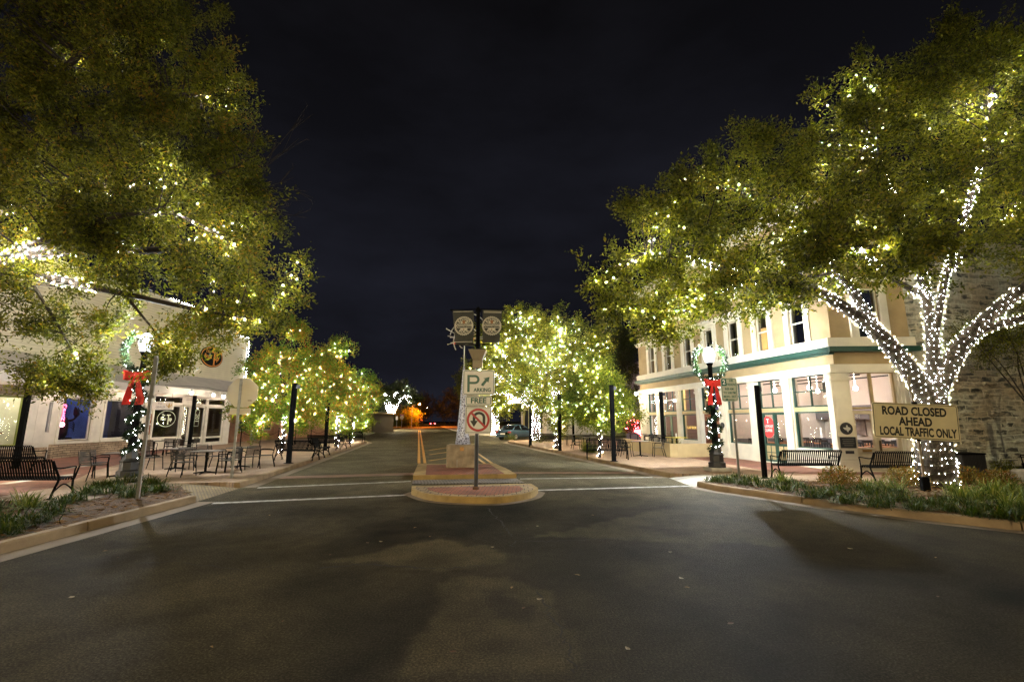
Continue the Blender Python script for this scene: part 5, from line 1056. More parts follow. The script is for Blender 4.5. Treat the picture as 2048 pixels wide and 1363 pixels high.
# ---- parked car
def sedan(loc, rz, label, paint, lit=False):
    c = thing('parked_car', label, 'car', loc, rz, None)
    # length along x, front at +x
    st = [(-2.3, .78, .5, .78), (-2.25, .86, .34, .92), (-1.95, .9, .28, 1.0), (-1.3, .92, .24, 1.02), (-.4, .93, .22, .98), (.6, .93, .22, .95), (1.2, .92, .24, .92), (1.9, .9, .27, .84), (2.2, .84, .32, .72), (2.3, .74, .42, .62)]
    mb = MB(); mb.smooth = True; vs = []; n = 12
    for x, wd, zb, zt2 in st:
        zm = (zb + zt2) / 2; half = [(wd * .82, zb), (wd * .97, zb + .1), (wd, zm), (wd * .97, zt2 - .1), (wd * .86, zt2 - .01), (wd * .4, zt2 + .01)]
        ring = [(x, y, z) for y, z in half] + [(x, -y, z) for y, z in half[::-1]]; vs += ring
    k = len(st); fs = [(i * n + j, i * n + (j + 1) % n, (i + 1) * n + (j + 1) % n, (i + 1) * n + j) for i in range(k - 1) for j in range(n)] + [tuple(range(n)), tuple(range(k * n - 1, (k - 1) * n - 1, -1))]
    mb.add(vs, fs); mb.build('body', paint, c)
    roof = [(-1.75, 1.0, .74), (-1.05, 1.36, .62), (-.6, 1.45, .58), (.15, 1.45, .58), (.5, 1.38, .62), (1.25, .95, .76)]
    mb = MB(); mb.smooth = True; vs = []
    for x, z, wd in roof: vs += [(x, .8, .93), (x, wd, z), (x, 0, z + .03), (x, -wd, z), (x, -.8, .93)]
    mb.add(vs, [(i * 5 + j, i * 5 + j + 1, i * 5 + 6 + j, i * 5 + 5 + j) for i in range(5) for j in range(4)]); mb.build('cabin_glass', mat('car_glass', (.01, .012, .014), .08, 0, 0, spec=.8), c)
    mb = MB(); mb.smooth = True; vs = []
    for x, z, wd in [(-1.1, 1.36, .61), (-.6, 1.46, .59), (.15, 1.46, .59), (.5, 1.4, .61)]: vs += [(x, wd + .015, z - .03), (x, wd, z + .015), (x, 0, z + .045), (x, -wd, z + .015), (x, -wd - .015, z - .03)]
    mb.add(vs, [(i * 5 + j, i * 5 + j + 1, i * 5 + 6 + j, i * 5 + 5 + j) for i in range(3) for j in range(4)])
    for s in (-1, 1):
        for xa, xb, wa, za in ((-.28, -.32, .6, 1.43),): mb.tube([(xa, s * .815, .98), (xb, s * wa, za)], .045, 5)
        mb.tube([(1.2, s * .79, .97), (.48, s * .635, 1.38)], .04, 5); mb.tube([(-1.7, s * .78, 1.0), (-1.08, s * .635, 1.36)], .05, 5)
    mb.build('roof', paint, c)
    for x in (-1.42, 1.4):
        for s in (-1, 1):
            mb = MB(T(x, s * .83, .32) @ Matrix.Rotation(-s * math.pi / 2, 4, 'X')); mb.lathe([(.2, -.11), (.32, -.1), (.33, 0), (.32, .1), (.2, .11)], 18); wh = mb.build('wheel', blacks, c); mb = MB(T(x, s * .83, .32) @ Matrix.Rotation(-s * math.pi / 2, 4, 'X')); mb.lathe([(.2, .1), (.19, .115), (.06, .1), (.05, .125)], 10); mb.build('rim', chrome, wh)
    for s in (-1, 1):
        mb = MB(); mb.box(-2.31, -2.1, s * .72 - .15, s * .72 + .15, .68, .86, .03); mb.build('tail_light', emat('tail_lit', (1, .03, .03), 60) if lit else mat('tail_red', (.3, .01, .01), .3, var=0), c)
        mb = MB(); mb.box(2.1, 2.29, s * .66 - .16, s * .66 + .16, .56, .7, .03); mb.build('headlight', mat('lens', (.7, .7, .7), .15, var=0), c)
        mb = MB(); mb.box(.85, 1.05, s * .98 - .08, s * .98 + .08, .95, 1.1, .03); mb.build('mirror', paint, c)
    mb = MB(); mb.box(-2.34, -2.28, -.26, .26, .55, .68); mb.build('number_plate', whitep, c); mb = MB(); mb.box(-2.36, -2.2, -.8, .8, .3, .46, .03); mb.build('bumper', paint, c)
    return c
cp = mat('blue_grey_paint', (.09, .15, .2), .25, .4, .05, 1, coat=.6)
sedan((.45, 47.2, 0), .95, 'blue grey sedan parked by the right hand trees', cp)
sedan(G(866, 851), 1.7, 'far dark car with glowing red tail lights down the road', mat('dark_car', (.02, .02, .02), .3), True)
# ---- chain fence at the brick building
CFN = thing('chain_fence', 'row of thin black finial posts with chains by the brick building', 'fence', (-17.6, 30.5, .15), 0)
fp = [(i * .62, i * 1.2) for i in range(6)]
for i, (x, y) in enumerate(fp):
    mb = MB(T(x, y, 0)); mb.tube([(0, 0, 0), (0, 0, 1.15)], .028, 6); mb.sphere((0, 0, 1.2), .05, 8, 5); mb.build('post', black, CFN)
    if i: x0, y0 = fp[i - 1]; mb = MB(); mb.tube([(x0 + (x - x0) * t, y0 + (y - y0) * t, 1.02 - .25 * math.sin(math.pi * t)) for t in np.linspace(0, 1, 8)], .014, 4); mb.build('chain', black, CFN)
# ---- black bin, wooden post by the stone wall
BN = thing('slatted_bin', 'low black slatted planter box against the stone wall', 'planter', (14.55, 15.2, .15), .15)
mb = MB(); mb.box(-.43, .43, -.25, .25, .04, .66)
for k in range(15): mb.box(-.42 + k * .058, -.385 + k * .058, -.27, -.251, .03, .68)
mb.build('slats', blacks, BN); mb = MB(); mb.box(-.46, .46, -.29, .28, .68, .73, .01); mb.build('rim', black, BN); mb = MB(); mb.box(-.4, .4, -.22, .22, 0, .04); mb.build('plinth', black, BN)
WP = thing('birdhouse_post', 'weathered tan timber post with a thin rod on top at the stone planter', 'post', (15.2, 13.6, .15), .2)
mb = MB(); mb.box(-.06, .06, -.06, .06, 0, 2.35); mb.build('post', mat('tan_timber', (.42, .27, .1), .7, 0, .25, 5), WP); mb = MB(); mb.tube([(-.03, 0, 2.35), (-.05, 0, 3.05)], .012, 5); mb.build('rod', galv, WP)
SPL = thing('stone_planter', 'low grey stone planter edge beside the rough wall', 'planter', (15.0, 13.9, .15), .1)
mb = MB()
for k in range(4): mb.box(-.3 + k * .62, .3 + k * .62, -.2 + .03 * (k % 2), .2, 0, .34 + .03 * (k % 3), .05)
mb.build('stone', mat('grey_boulder', (.26, .24, .2), .9, 0, .35, 4, .6, 12), SPL)
# ---- warm cobra-head lamps of the crossing behind the viewer, orange lamps down the road
def cobra(loc, rz, label, h, e, col, r=.16, power=0):
    o = thing('road_lamp', label, 'street lamp', loc, rz, 'tall road lamps')
    mb = MB(); mb.tube([(0, 0, 0), (0, 0, h), (0, 1.2, h + .35), (0, 1.9, h + .4)], [.11, .07, .05, .04], 8); mb.build('mast', galv, o)
    mb = MB(); mb.box(-.17, .17, 1.8, 2.5, h + .36, h + .5, .04); mb.build('head', galv, o)
    mb = MB(); mb.smooth = True; mb.sphere((0, 2.15, h + .3), r, 12, 6, .5); mb.build('lens', emat('lens_%s' % label.split()[0], col, e), o); return o
cobra((-5., -20., 0), -.25, 'amber road lamp on a tall mast at the crossing', 9.0, 5600, (1, .79, .45), .25)
cobra((-27.5, 128, 0), -1.0, 'orange road lamp far down the left side of the road', 6.0, 2600, (1, .22, .02), .36)
cobra((-44, 230, 0), -1., 'small orange road lamp farthest down the road', 7.5, 400, (1, .4, .1), .4)
FS = thing('street_sign', 'distant white street sign plate on a thin post by the far crossing', 'sign', G(793, 856, .1), 0); mb = MB(); mb.tube([(0, 0, 0), (0, 0, 2.6)], .06, 6); mb.build('post', galv, FS); mb = MB(); mb.box(-.25, .25, -.09, -.06, 1.9, 2.7); mb.build('plate', swh, FS)
FS = thing('far_stop_sign', 'distant round looking sign back beside the far crossing', 'sign', G(803, 855, .1), 0); mb = MB(); mb.tube([(0, 0, 0), (0, 0, 2.9)], .06, 6); mb.build('post', galv, FS); mb = MB(T(0, -.08, 2.5) @ RX); mb.prism([(x * 1.0, y * 1.0) for x, y in octo], -.02, .02); mb.build('plate', mat('bare_plate2', (.5, .46, .36), .5), FS); mb = MB(); mb.box(-.5, .5, -.08, -.05, 3.0, 3.2); mb.build('name_plate', mat('purple_plate', (.15, .1, .3), .5), FS)
# ================================================================== TREES, LIGHTS, PLANTING
bark = mat('bark', (.018, .012, .006), .9, 0, .4, 7, .8, 22)
oak = leafmat('oak_leaf', [(0, (.024, .034, .004)), (.45, (.1, .112, .011)), (.9, (.21, .22, .025)), (1, (.25, .2, .03))], .42)
oak_l = leafmat('elm_leaf', [(0, (.024, .032, .004)), (.45, (.096, .106, .011)), (.88, (.2, .2, .025)), (1, (.26, .16, .025))], .42)
maple = leafmat('turning_leaf', [(0, (.07, .14, .015)), (.55, (.15, .18, .02)), (.85, (.24, .17, .02)), (1, (.3, .1, .015))], .45)
lime_l = leafmat('bright_leaf', [(0, (.04, .07, .006)), (.5, (.13, .17, .016)), (1, (.26, .25, .035))], .42)
darkl = leafmat('dark_leaf', [(0, (.02, .03, .012)), (1, (.05, .06, .02))], .3)
def limb_tube(mb, pts, r0, r1, n=9, k=5, pw=.8):
    P = smooth_path(pts, k); m = len(P); rr = [r0 + (r1 - r0) * (i / (m - 1)) ** pw for i in range(m)]
    mb.tube(P, rr, n); return np.array([tuple(p) for p in P]), np.array(rr)
def tree(name, label, base, limbs, lobes, nclump, nleaf, leaf_len, lm, group=None, clump_r=.42, light=None, seed=1, twig=.007, upb=.15, hang=0., trunk_name='trunk', bare=()):
    """limbs: [(points, r0, r1)] in world space; lobes: [(centre, r, weight)]"""
    rg = np.random.default_rng(seed); root = thing(name, label, 'tree', base, 0, group); B0 = np.array(tuple(base))
    mb = MB(T(*(-Vector(base)))); mb.smooth = True; samp = []; srad = []; paths = []
    for pts, r0, r1 in limbs:
        n = 14 if r0 > .2 else (8 if r0 > .06 else 5); P, rr = limb_tube(mb, pts, r0, r1, n, 6); samp.append(P); srad.append(rr); paths.append((P, rr))
    S = np.concatenate(samp); Sr = np.concatenate(srad)
    C = np.array([tuple(l[0]) for l in lobes]); Rr = np.array([l[1] for l in lobes]); Wt = np.array([(l[2] if len(l) > 2 else 1.) for l in lobes]); pr = Wt * Rr ** 2; pr /= pr.sum()
    k = rg.choice(len(lobes), nclump, p=pr); d = unit(rg.normal(size=(nclump, 3))); d[:, 2] *= .8
    rad = Rr[k] * rg.random(nclump) ** .42; cp = C[k] + d * rad[:, None]; cp[:, 2] = np.maximum(cp[:, 2], 1.3)
    # connectors: limb -> clump
    conn = []
    for i in range(nclump):
        dd = np.linalg.norm(S - cp[i], axis=1) - .3 * (S[:, 2] < cp[i, 2]); j = int(np.argmin(dd)); a = S[j]; b = cp[i]; L = np.linalg.norm(b - a)
        if L < .05: conn.append(np.stack([a, b])); continue
        m1 = a + (b - a) * .5 + rg.normal(size=3) * .1 * L; m1[2] += .06 * L - hang * L * .1
        t = np.linspace(0, 1, 6)[:, None]; P = (1 - t) ** 2 * a + 2 * t * (1 - t) * m1 + t * t * b; conn.append(P)
        r0 = min(.012 + .012 * L, Sr[j] * .7); mb.tube(P, list(np.linspace(r0, twig * .7, 6)), 4, False)
    nsp = 5; per = max(1, nleaf // (nclump * nsp))
    sd = unit(d[:, None] * .55 + rg.normal(size=(nclump, nsp, 3)) * .75 + np.array([0, 0, upb - hang])); sl = clump_r * rg.uniform(1., 2.1, (nclump, nsp)); so = cp[:, None] + rg.normal(size=(nclump, nsp, 3)) * clump_r * .3 - sd * .2 * sl[..., None]
    for i in range(nclump):
        for j in range(nsp):
            a = so[i, j]; mb.tube([a, a + sd[i, j] * sl[i, j] * .55 + (0, 0, .02), a + sd[i, j] * sl[i, j]], [twig, twig * .75, twig * .4], 3, False)
    for a, b, r in bare: # leafless twigs
        for _ in range(6):
            e = np.array(b) + rg.normal(size=3) * .35; m_ = (np.array(a) + e) / 2 + rg.normal(size=3) * .12; mb.tube([a, m_, e], [r, r * .6, r * .25], 4, False)
            for _ in range(3): f = e + unit(rg.normal(size=3)) * .35; mb.tube([m_ * .4 + e * .6, e * .3 + f * .7, f + rg.normal(size=3) * .05], [r * .4, r * .3, r * .15], 3, False)
    mb.build(trunk_name, bark, root)
    t = rg.random((nclump, nsp, per)) ** .8; P = so[:, :, None] + sd[:, :, None] * (t * sl[..., None])[..., None] + rg.normal(size=(nclump, nsp, per, 3)) * (.05 + .12 * clump_r)
    D = unit(sd[:, :, None] * .7 + rg.normal(size=P.shape) * .75 - np.array([0, 0, hang * .6])); P = P.reshape(-1, 3); D = D.reshape(-1, 3)
    v, qd = leaves_np(P - B0, D, leaf_len, leaf_len * .2, rg)
    ti = np.clip(rg.normal(.45, .27, len(P)) + (.2 if lm is maple else .1) * np.repeat(rg.normal(size=nclump), nsp * per), 0, 1)
    np_mesh('crown', v, qd, lm, root, np.repeat(ti, 4))
    if light:
        lab = light['label']; r = light.get('r', .018); bm_ = light.get('m', bulb_m); pts = []; step = light.get('step', .1)
        ft = thing('fairy_lights', lab, 'string lights', base, 0, 'fairy lights wound through the trees'); wm = MB(T(*(-Vector(base))))
        thr = light.get('thr', -9); zs = light.get('zsolid', 0); pth = []; gate = lambda c: c[2] < zs or mnoise.noise(Vector(c) * .55) > thr + .35 * max(0, (c[2] - 6) / 6) * (thr > -5)
        for P, rr in paths:      # helix wraps round the limbs
            seg = np.linalg.norm(np.diff(P, axis=0), axis=1); s = np.r_[0, np.cumsum(seg)]; Lt = s[-1]; pos = 0.; ang = rg.random() * 6; hel = []; jit = light.get('jit', .5)
            pitch = light.get('pitch', .14); rmin = light.get('rmin', .015)
            while pos < Lt:
                c = np.array([np.interp(pos, s, P[:, q_]) for q_ in range(3)]); ra = float(np.interp(pos, s, rr)) 
                if ra < rmin: break
                c2 = np.array([np.interp(min(pos + .05, Lt), s, P[:, q_]) for q_ in range(3)]); ax = unit(c2 - c + 1e-6); a = unit(np.cross(ax, [.3, .5, .8])); b = np.cross(ax, a); ra += .036
                if gate(c): hel.append(c + (a * math.cos(ang) + b * math.sin(ang)) * ra + rg.normal(size=3) * .02)
                elif len(hel) > 2: wm.tube(hel, light.get('wire', .006), 3, False); pth += hel; hel = []
                else: hel = []
                da = min(.9, step / ra) * (1 + jit * rg.uniform(-1, 1)); ang += da; pos += pitch * da / 6.2832 + (.02 if ra < .06 else 0); 
            if len(hel) > 2: wm.tube(hel, light.get('wire', .006), 3, False)
            pth += hel
        for P in conn:
            if rg.random() < light.get('crown', .3) and gate(P[-1]):
                L = np.linalg.norm(np.diff(P, axis=0), axis=1).sum(); m = max(2, int(L / step * .5)); tt = np.linspace(0, 1, m); X = np.stack([np.interp(tt, np.linspace(0, 1, len(P)), P[:, q_]) for q_ in range(3)], 1) + rg.normal(size=(m, 3)) * .035; pts += list(X)
        print(name, 'bulbs', len(pth), len(pts))
        if len(wm.v): wm.build('wire', mat('wire', (.02, .03, .012), .6), ft)
        for pl, bm2 in ((pth, bm_), (pts, light.get('m2', bm_))):
            if not len(pl): continue
            pl = np.array(pl); o_ = np.argsort(np.linalg.norm(pl - np.array([0, 0, H]), axis=1)); near = o_[:50] if light.get('single', True) else []; rest = o_[len(near):]; me = None
            for i in near:
                if me is None: m2 = MB(); m2.add(*octa(r)); o = m2.build('bulb', bm2, ft); me = o.data
                else: o = bpy.data.objects.new('bulb', me); COL.objects.link(o); o.parent = ft
                o.location = Vector(pl[i]) - Vector(base)
            if len(rest): o = bulbs_np(pl[rest] - B0, r, 'bulb', bm2, ft); o['kind'] = 'stuff'
    return root
def LB_(lst, Ydef=None): return [(W(*l[:3]), l[3], *(l[4:])) for l in lst]
# ---- big tree on the right
b0 = G(1872, 974, .12)
w_ = lambda *a: W(*a)
limbs = [([b0, w_(1870, 930, 12.6), w_(1866, 860, 12.6), w_(1862, 790, 12.6)], .48, .33),
 ([w_(1862, 800, 12.6), w_(1815, 735, 12.5), w_(1755, 665, 12.4), w_(1690, 615, 12.3), w_(1610, 575, 12.2), w_(1500, 555, 12.), w_(1400, 525, 12.1), w_(1290, 505, 12.2)], .27, .02),
 ([w_(1755, 665, 12.4), w_(1690, 560, 12.8), w_(1610, 470, 12.9), w_(1500, 390, 13)], .15, .025),
 ([w_(1862, 800, 12.6), w_(1866, 700, 12.7), w_(1850, 580, 12.8), w_(1805, 440, 13.), w_(1745, 300, 13.2), w_(1700, 190, 13.3)], .2, .02),
 ([w_(1866, 690, 12.7), w_(1895, 540, 12.4), w_(1950, 370, 12.3), w_(1985, 190, 12.6)], .11, .02),
 ([w_(1862, 800, 12.6), w_(1895, 735, 12.6), w_(1945, 665, 12.4), w_(2050, 575, 12.2), w_(2190, 480, 12.1), w_(2330, 380, 12)], .29, .06),
 ([w_(1945, 665, 12.4), w_(2060, 632, 11.8), w_(2200, 600, 11.5)], .12, .06),
 ([w_(1850, 590, 12.8), w_(1790, 560, 11.6), w_(1720, 500, 10.6), w_(1640, 470, 10.2)], .1, .02),
 ([w_(1500, 555, 12), w_(1420, 600, 12.6), w_(1330, 640, 13)], .06, .015), ([w_(1895, 540, 12.4), w_(2000, 450, 12.6), w_(2120, 330, 12.8)], .1, .03)]
lob = LB_([(1285, 555, 12.2, 1.2), (1350, 450, 12.3, 1.3), (1250, 625, 12.6, .7), (1330, 640, 12.8, .65), (1440, 410, 12.6, 1.3), (1430, 560, 12, 1.3), (1560, 340, 12.8, 1.4), (1580, 470, 12.3, 1.4), (1540, 580, 12.5, .85), (1690, 280, 13, 1.5), (1690, 420, 12.4, 1.5),
  (1820, 210, 13.2, 1.5), (1830, 360, 12.7, 1.5), (1950, 170, 13, 1.6), (1965, 320, 12.5, 1.5), (2080, 190, 13, 2), (2090, 380, 12.6, 1.5), (1740, 500, 10.6, .95, 1.3), (1640, 500, 10.4, .9, 1.3), (1830, 490, 11, .8), (1980, 470, 12.4, 1.0, .7), (2100, 500, 12.3, 1.0), (1480, 570, 15, 1.1, .7), (1370, 590, 14.6, 1., .7), (1650, 560, 14.5, .9, .5), (1900, 90, 13.4, 1.0), (1750, 170, 13.3, .9), (1500, 300, 13, .6), (1360, 365, 12.6, .5), (2040, 100, 13.4, 1.3), (1352, 345, 12.6, .22, 2), (1505, 255, 13, .25, 2), (1198, 560, 12.3, .3, 2), (1222, 660, 12.6, .3, 2), (1640, 215, 13.1, .3, 2), (1735, 150, 13.3, .25, 2), (1268, 400, 12.4, .3, 2), (1420, 330, 12.7, .3, 2)])
tree('street_tree', 'large spreading oak whose trunk is wrapped in white lights beside the road closed sign', b0, limbs, lob, 640, 190000, .122, oak, light=dict(label='white fairy lights wrapped thickly round the trunk and limbs of the big right oak', r=.0105, step=.15, pitch=.155, crown=.42, rmin=.04, wire=.0055, thr=-.2, zsolid=5.4, m=emat('oak_bulb', (1, .86, .6), 66), m2=emat('oak_crown_bulb', (1, .93, .79), 1500)), seed=3, clump_r=.4, hang=.05)
# ---- big tree on the left, trunk outside the picture
c0 = Vector((-15.2, 12.6, .15))
limbs = [([c0, c0 + Vector((.1, 0, 1.5)), c0 + Vector((.3, -.1, 3.2))], .5, .36),
 ([c0 + Vector((.3, -.1, 3.1)), w_(0, 540, 12.2), w_(160, 495, 12), w_(320, 500, 11.7), w_(450, 460, 11.6), w_(560, 400, 11.8)], .24, .02),
 ([w_(0, 540, 12.2), w_(120, 560, 12.3), w_(260, 590, 12.2), w_(400, 620, 12.2), w_(520, 640, 12.3)], .16, .02),
 ([c0 + Vector((.3, -.1, 3.1)), w_(-60, 380, 12.4), w_(40, 220, 12.4), w_(180, 90, 12.5), w_(300, -40, 12.6)], .25, .03),
 ([w_(-30, 330, 12.4), w_(120, 280, 12.2), w_(270, 210, 12.1), w_(400, 190, 12.2), w_(470, 200, 12.3)], .13, .015),
 ([w_(-30, 430, 12.4), w_(130, 400, 11.9), w_(300, 370, 11.6), w_(430, 350, 11.6), w_(530, 300, 11.8)], .13, .012),
 ([w_(-10, 520, 12.2), w_(120, 470, 11), w_(250, 430, 10.4), w_(360, 430, 10.3)], .12, .02),
 ([w_(60, 560, 12.3), w_(110, 640, 12.4), w_(150, 710, 12.4)], .06, .012), ([w_(250, 590, 12.2), w_(300, 650, 12.3), w_(340, 700, 12.4)], .05, .012)]
lob = LB_([(60, 60, 12.4, 1.7), (210, 60, 12.5, 1.8), (330, 130, 12.6, 1.7), (90, 230, 12, 1.8), (240, 260, 11.8, 1.7), (400, 260, 12, 1.4), (450, 180, 12.4, 1.0), (60, 400, 11.7, 1.6), (230, 430, 11.5, 1.5), (390, 410, 11.6, 1.4), (500, 410, 11.8, 1.0), (90, 550, 12.4, 1.1, .8), (250, 560, 12.2, 1.1, .8), (420, 560, 12, 1.3), (520, 580, 12.2, .9), (350, -40, 12.6, 1.6), (150, -90, 12.6, 2.), (0, 630, 12.4, .8, .55), (130, 650, 12.4, .7, .55), (215, 645, 12.3, .45), (365, 690, 12.4, .6, 1.4), (430, 640, 12.3, .8), (545, 620, 12.4, .5), (40, 700, 12.4, .5, .8), (140, 755, 12.4, .45, 2.2), (340, 725, 12.4, .4, 2.2), (560, 520, 12.2, .6), (300, 430, 10.2, .8), (180, 440, 10.3, .9), (330, 330, 10.8, .9), (60, 320, 10.8, 1.0), (150, 790, 12.4, .25, 4), (70, 755, 12.4, .4, 2.5), (210, 720, 12.4, .4, 2), (480, 500, 10.8, .7), (-60, 250, 12.3, 1.5)])
tree('street_tree', 'huge leafy street tree filling the upper left, lit by scattered white lights', c0, limbs, lob, 660, 190000, .115, oak_l, light=dict(label='white fairy lights scattered along the branches of the huge left tree', r=.0125, step=.17, pitch=.26, crown=.26, rmin=.045, thr=-.1, m=emat('elm_bulb', (1, .9, .72), 420), m2=emat('elm_crown_bulb', (1, .93, .79), 1500)), seed=8, clump_r=.38, hang=.12, bare=((tuple(w_(450, 420, 11.6)), tuple(w_(560, 270, 11.8)), .02), (tuple(w_(470, 400, 11.6)), tuple(w_(590, 400, 11.9)), .018), (tuple(w_(300, 370, 11.6)), tuple(w_(340, 290, 11.5)), .02)))
# ---- middle trees
def auto(base, fork, lobes, r0, r1=.02):
    b = Vector(base); f = Vector(fork); L = [([b, b.lerp(f, .5) + Vector((.03, .02, 0)), f], r0, r0 * .7)]
    for l in lobes: c = Vector(l[0]); m = f.lerp(c, .5) + Vector((random.uniform(-.2, .2), random.uniform(-.2, .2), .12 * (c - f).length)); L.append(([f, m, c], r0 * .45, r1))
    return L
def mid(name, label, base, fz, lobes, r0, nc, nl, ll, lm, ltlabel, seed, **k):
    lb = LB_(lobes); base = Vector(base); f = base + Vector((.05, 0, fz)); lt = dict(label=ltlabel, r=.024, step=.2, pitch=.34, crown=.7, rmin=.05, single=False, m=emat('grove_trunk_bulb', (1, .84, .56), 90), m2=emat('grove_bulb', (1, .91, .73), 560)); lt.update(k.pop('light', {}))
    tree(name, label, base, auto(base, f, lb, r0), lb, nc, nl, ll, lm, light=lt if ltlabel else None, seed=seed, **k)
mid('street_tree', 'golden and green young tree full of lights behind the stop sign', G(562, 906, .15), 1.7, [(585, 660, 24.5, .7), (560, 720, 24.8, 1.1), (620, 730, 24.5, 1.1), (510, 750, 24.5, .9), (545, 800, 24, 1.2), (620, 800, 24.5, 1.2), (490, 820, 24, .7), (655, 780, 25, .8), (575, 770, 26, 1.1), (590, 840, 23.6, .7), (520, 845, 23.8, .6)], .12, 210, 42000, .13, maple, 'fairy lights strung densely through the golden tree behind the stop sign', 21, clump_r=.4, light=dict(r=.016))
mid('street_tree', 'golden and green tree full of lights farther along the left kerb', G(672, 892, .15), 1.7, [(680, 700, 32, .8), (660, 750, 32, 1.2), (710, 760, 32, 1.1), (690, 805, 31.5, 1.4), (640, 810, 32, 1.2), (718, 815, 32, .8), (690, 850, 31, .8), (735, 780, 32.5, .7)], .13, 180, 34000, .15, maple, 'fairy lights strung densely through the farther golden tree', 22, clump_r=.45, light=dict(r=.02))
mid('street_tree', 'bright green low tree glowing with lights by the farthest left pole', G(702, 884, .15), 1.4, [(690, 835, 39, 1.0), (715, 840, 39, 1.1), (735, 800, 41, 1.1), (670, 850, 38, .8)], .12, 90, 15000, .16, lime_l, 'fairy lights packed into the bright green low tree', 23, clump_r=.45, light=dict(r=.032))
mid('street_tree', 'small bright yellow green tree behind the nearest right kerb bench', G(1199, 914, .15), 1.5, [(1195, 735, 22.5, .8), (1180, 785, 22.5, 1.1), (1220, 795, 22.5, 1.1), (1150, 805, 22.5, .8), (1200, 835, 22.2, .9), (1248, 825, 22.5, .6), (1165, 760, 23, .7)], .09, 170, 34000, .12, lime_l, 'fairy lights packed through the small yellow green tree by the bench', 24, clump_r=.38, light=dict(r=.016))
mid('street_tree', 'tall round crowned tree full of lights on the right kerb', G(1113, 897, .15), 2.6, [(1120, 660, 30, 1.6), (1160, 720, 30, 1.6), (1100, 720, 29.5, 1.7), (1060, 690, 30.5, 1.6), (1140, 790, 29, 1.5), (1080, 790, 29.5, 1.5), (1040, 760, 30, 1.3), (1190, 690, 31, 1.2), (1110, 840, 29, 1.0)], .15, 300, 60000, .15, oak, 'fairy lights strung up through the tall round tree on the right kerb', 25, clump_r=.5, light=dict(r=.02, crown=.9))
mid('street_tree', 'broad tree with a thick light wrapped trunk next to the parked car', G(1071, 880, .15), 2.8, [(1040, 655, 41, 2.2), (990, 690, 41, 2.1), (1090, 680, 42, 2.), (960, 740, 40, 1.6), (1010, 760, 40, 1.9), (1060, 740, 40, 2.), (950, 790, 41, 1.1), (1000, 810, 39, 1.0)], .36, 300, 56000, .18, oak, 'fairy lights wrapped round the thick trunk and boughs beside the parked car', 26, clump_r=.6, light=dict(r=.026, step=.22, pitch=.2, crown=.8))
mid('street_tree', 'tree with dazzling white wrapped boughs left of the yellow building', G(990, 869, .1), 2.2, [(950, 790, 58, 2.), (1020, 790, 59, 2.), (985, 760, 59, 2.4), (935, 770, 60, 1.8)], .42, 110, 16000, .25, oak, 'dazzling white lights wrapped tight round the boughs left of the yellow building', 27, clump_r=.7, light=dict(r=.036, step=.24, pitch=.24, crown=.1))
mid('street_tree', 'far tree with one long white wrapped limb reaching over the road', G(780, 858, .1), 2.4, [(822, 806, 76, .6), (760, 795, 76, 2.), (800, 790, 76, 2.4), (775, 800, 77, 1.5), (750, 815, 77, 1.6), (835, 800, 78, 1.2)], .45, 120, 16000, .26, darkl, 'white lights wrapped tight round the far tree and its long limb', 28, clump_r=.8, light=dict(r=.04, step=.3, pitch=.28, crown=.06))
for lab, base, lobes, nn, sd in (('dark unlit tree standing behind the bright yellow green tree', (9.0, 42, 0), [(1225, 690, 43, 2.2), (1250, 740, 42, 1.8), (1200, 740, 43, 2.), (1240, 800, 42, 1.4)], 26000, 31), ('dark low tree at the far left end of the road', (-36, 150, 0), [(740, 800, 100, 3.), (715, 815, 98, 2.5), (850, 812, 150, 5), (835, 822, 150, 4)], 9000, 32),
     ('dark tree silhouette right of the far road', (-18, 150, 0), [(935, 800, 140, 6.5), (910, 815, 145, 5), (955, 820, 135, 5), (890, 822, 150, 4)], 12000, 33), ('orange lit tree under the far road lamp', (-30.5, 131, 0), [(812, 832, 130, 2.6), (822, 838, 130, 2.2), (800, 838, 131, 2.2)], 5000, 34)):
    lb = LB_(lobes); tree('dark_tree' if sd < 34 else 'roadside_tree', lab, Vector(base), auto(base, Vector(base) + Vector((0, 0, 2.2)), lb, .22), lb, 140, nn, .2 if sd == 31 else .5, darkl if sd < 34 else maple, seed=sd, clump_r=.7 if sd == 31 else 1.3)
lb = LB_([(1962, 690, 14.4, .65), (2010, 660, 14.2, .7), (2035, 705, 13.8, .6), (1935, 670, 14.6, .5), (2060, 650, 14, .8)])
tree('crape_myrtle', 'thin branched small tree in front of the rough stone wall', Vector((16.1, 14.3, .15)), auto((16.1, 14.3, .15), (16., 14.3, 2.2), lb, .06, .012), lb, 90, 9000, .07, oak, seed=41, clump_r=.3)
lb = [(Vector((9.6, 36.5, z)), r) for z, r in ((1.1, .8), (1.9, .7))] + [(Vector((11.2, 37.5, z)), r) for z, r in ((1., .8), (1.9, .9), (3., .6))]
tree('red_lit_tree', 'bushy tree covered in red lights beyond the end of the corner building', Vector((10.4, 37, .15)), auto((10.4, 37, .15), (10.4, 37, .6), lb, .12), lb, 80, 9000, .14, darkl, seed=43, clump_r=.4, light=dict(label='red fairy lights covering the bushy tree beyond the corner building', r=.045, step=.13, pitch=.15, crown=1., m=red_m, single=False))
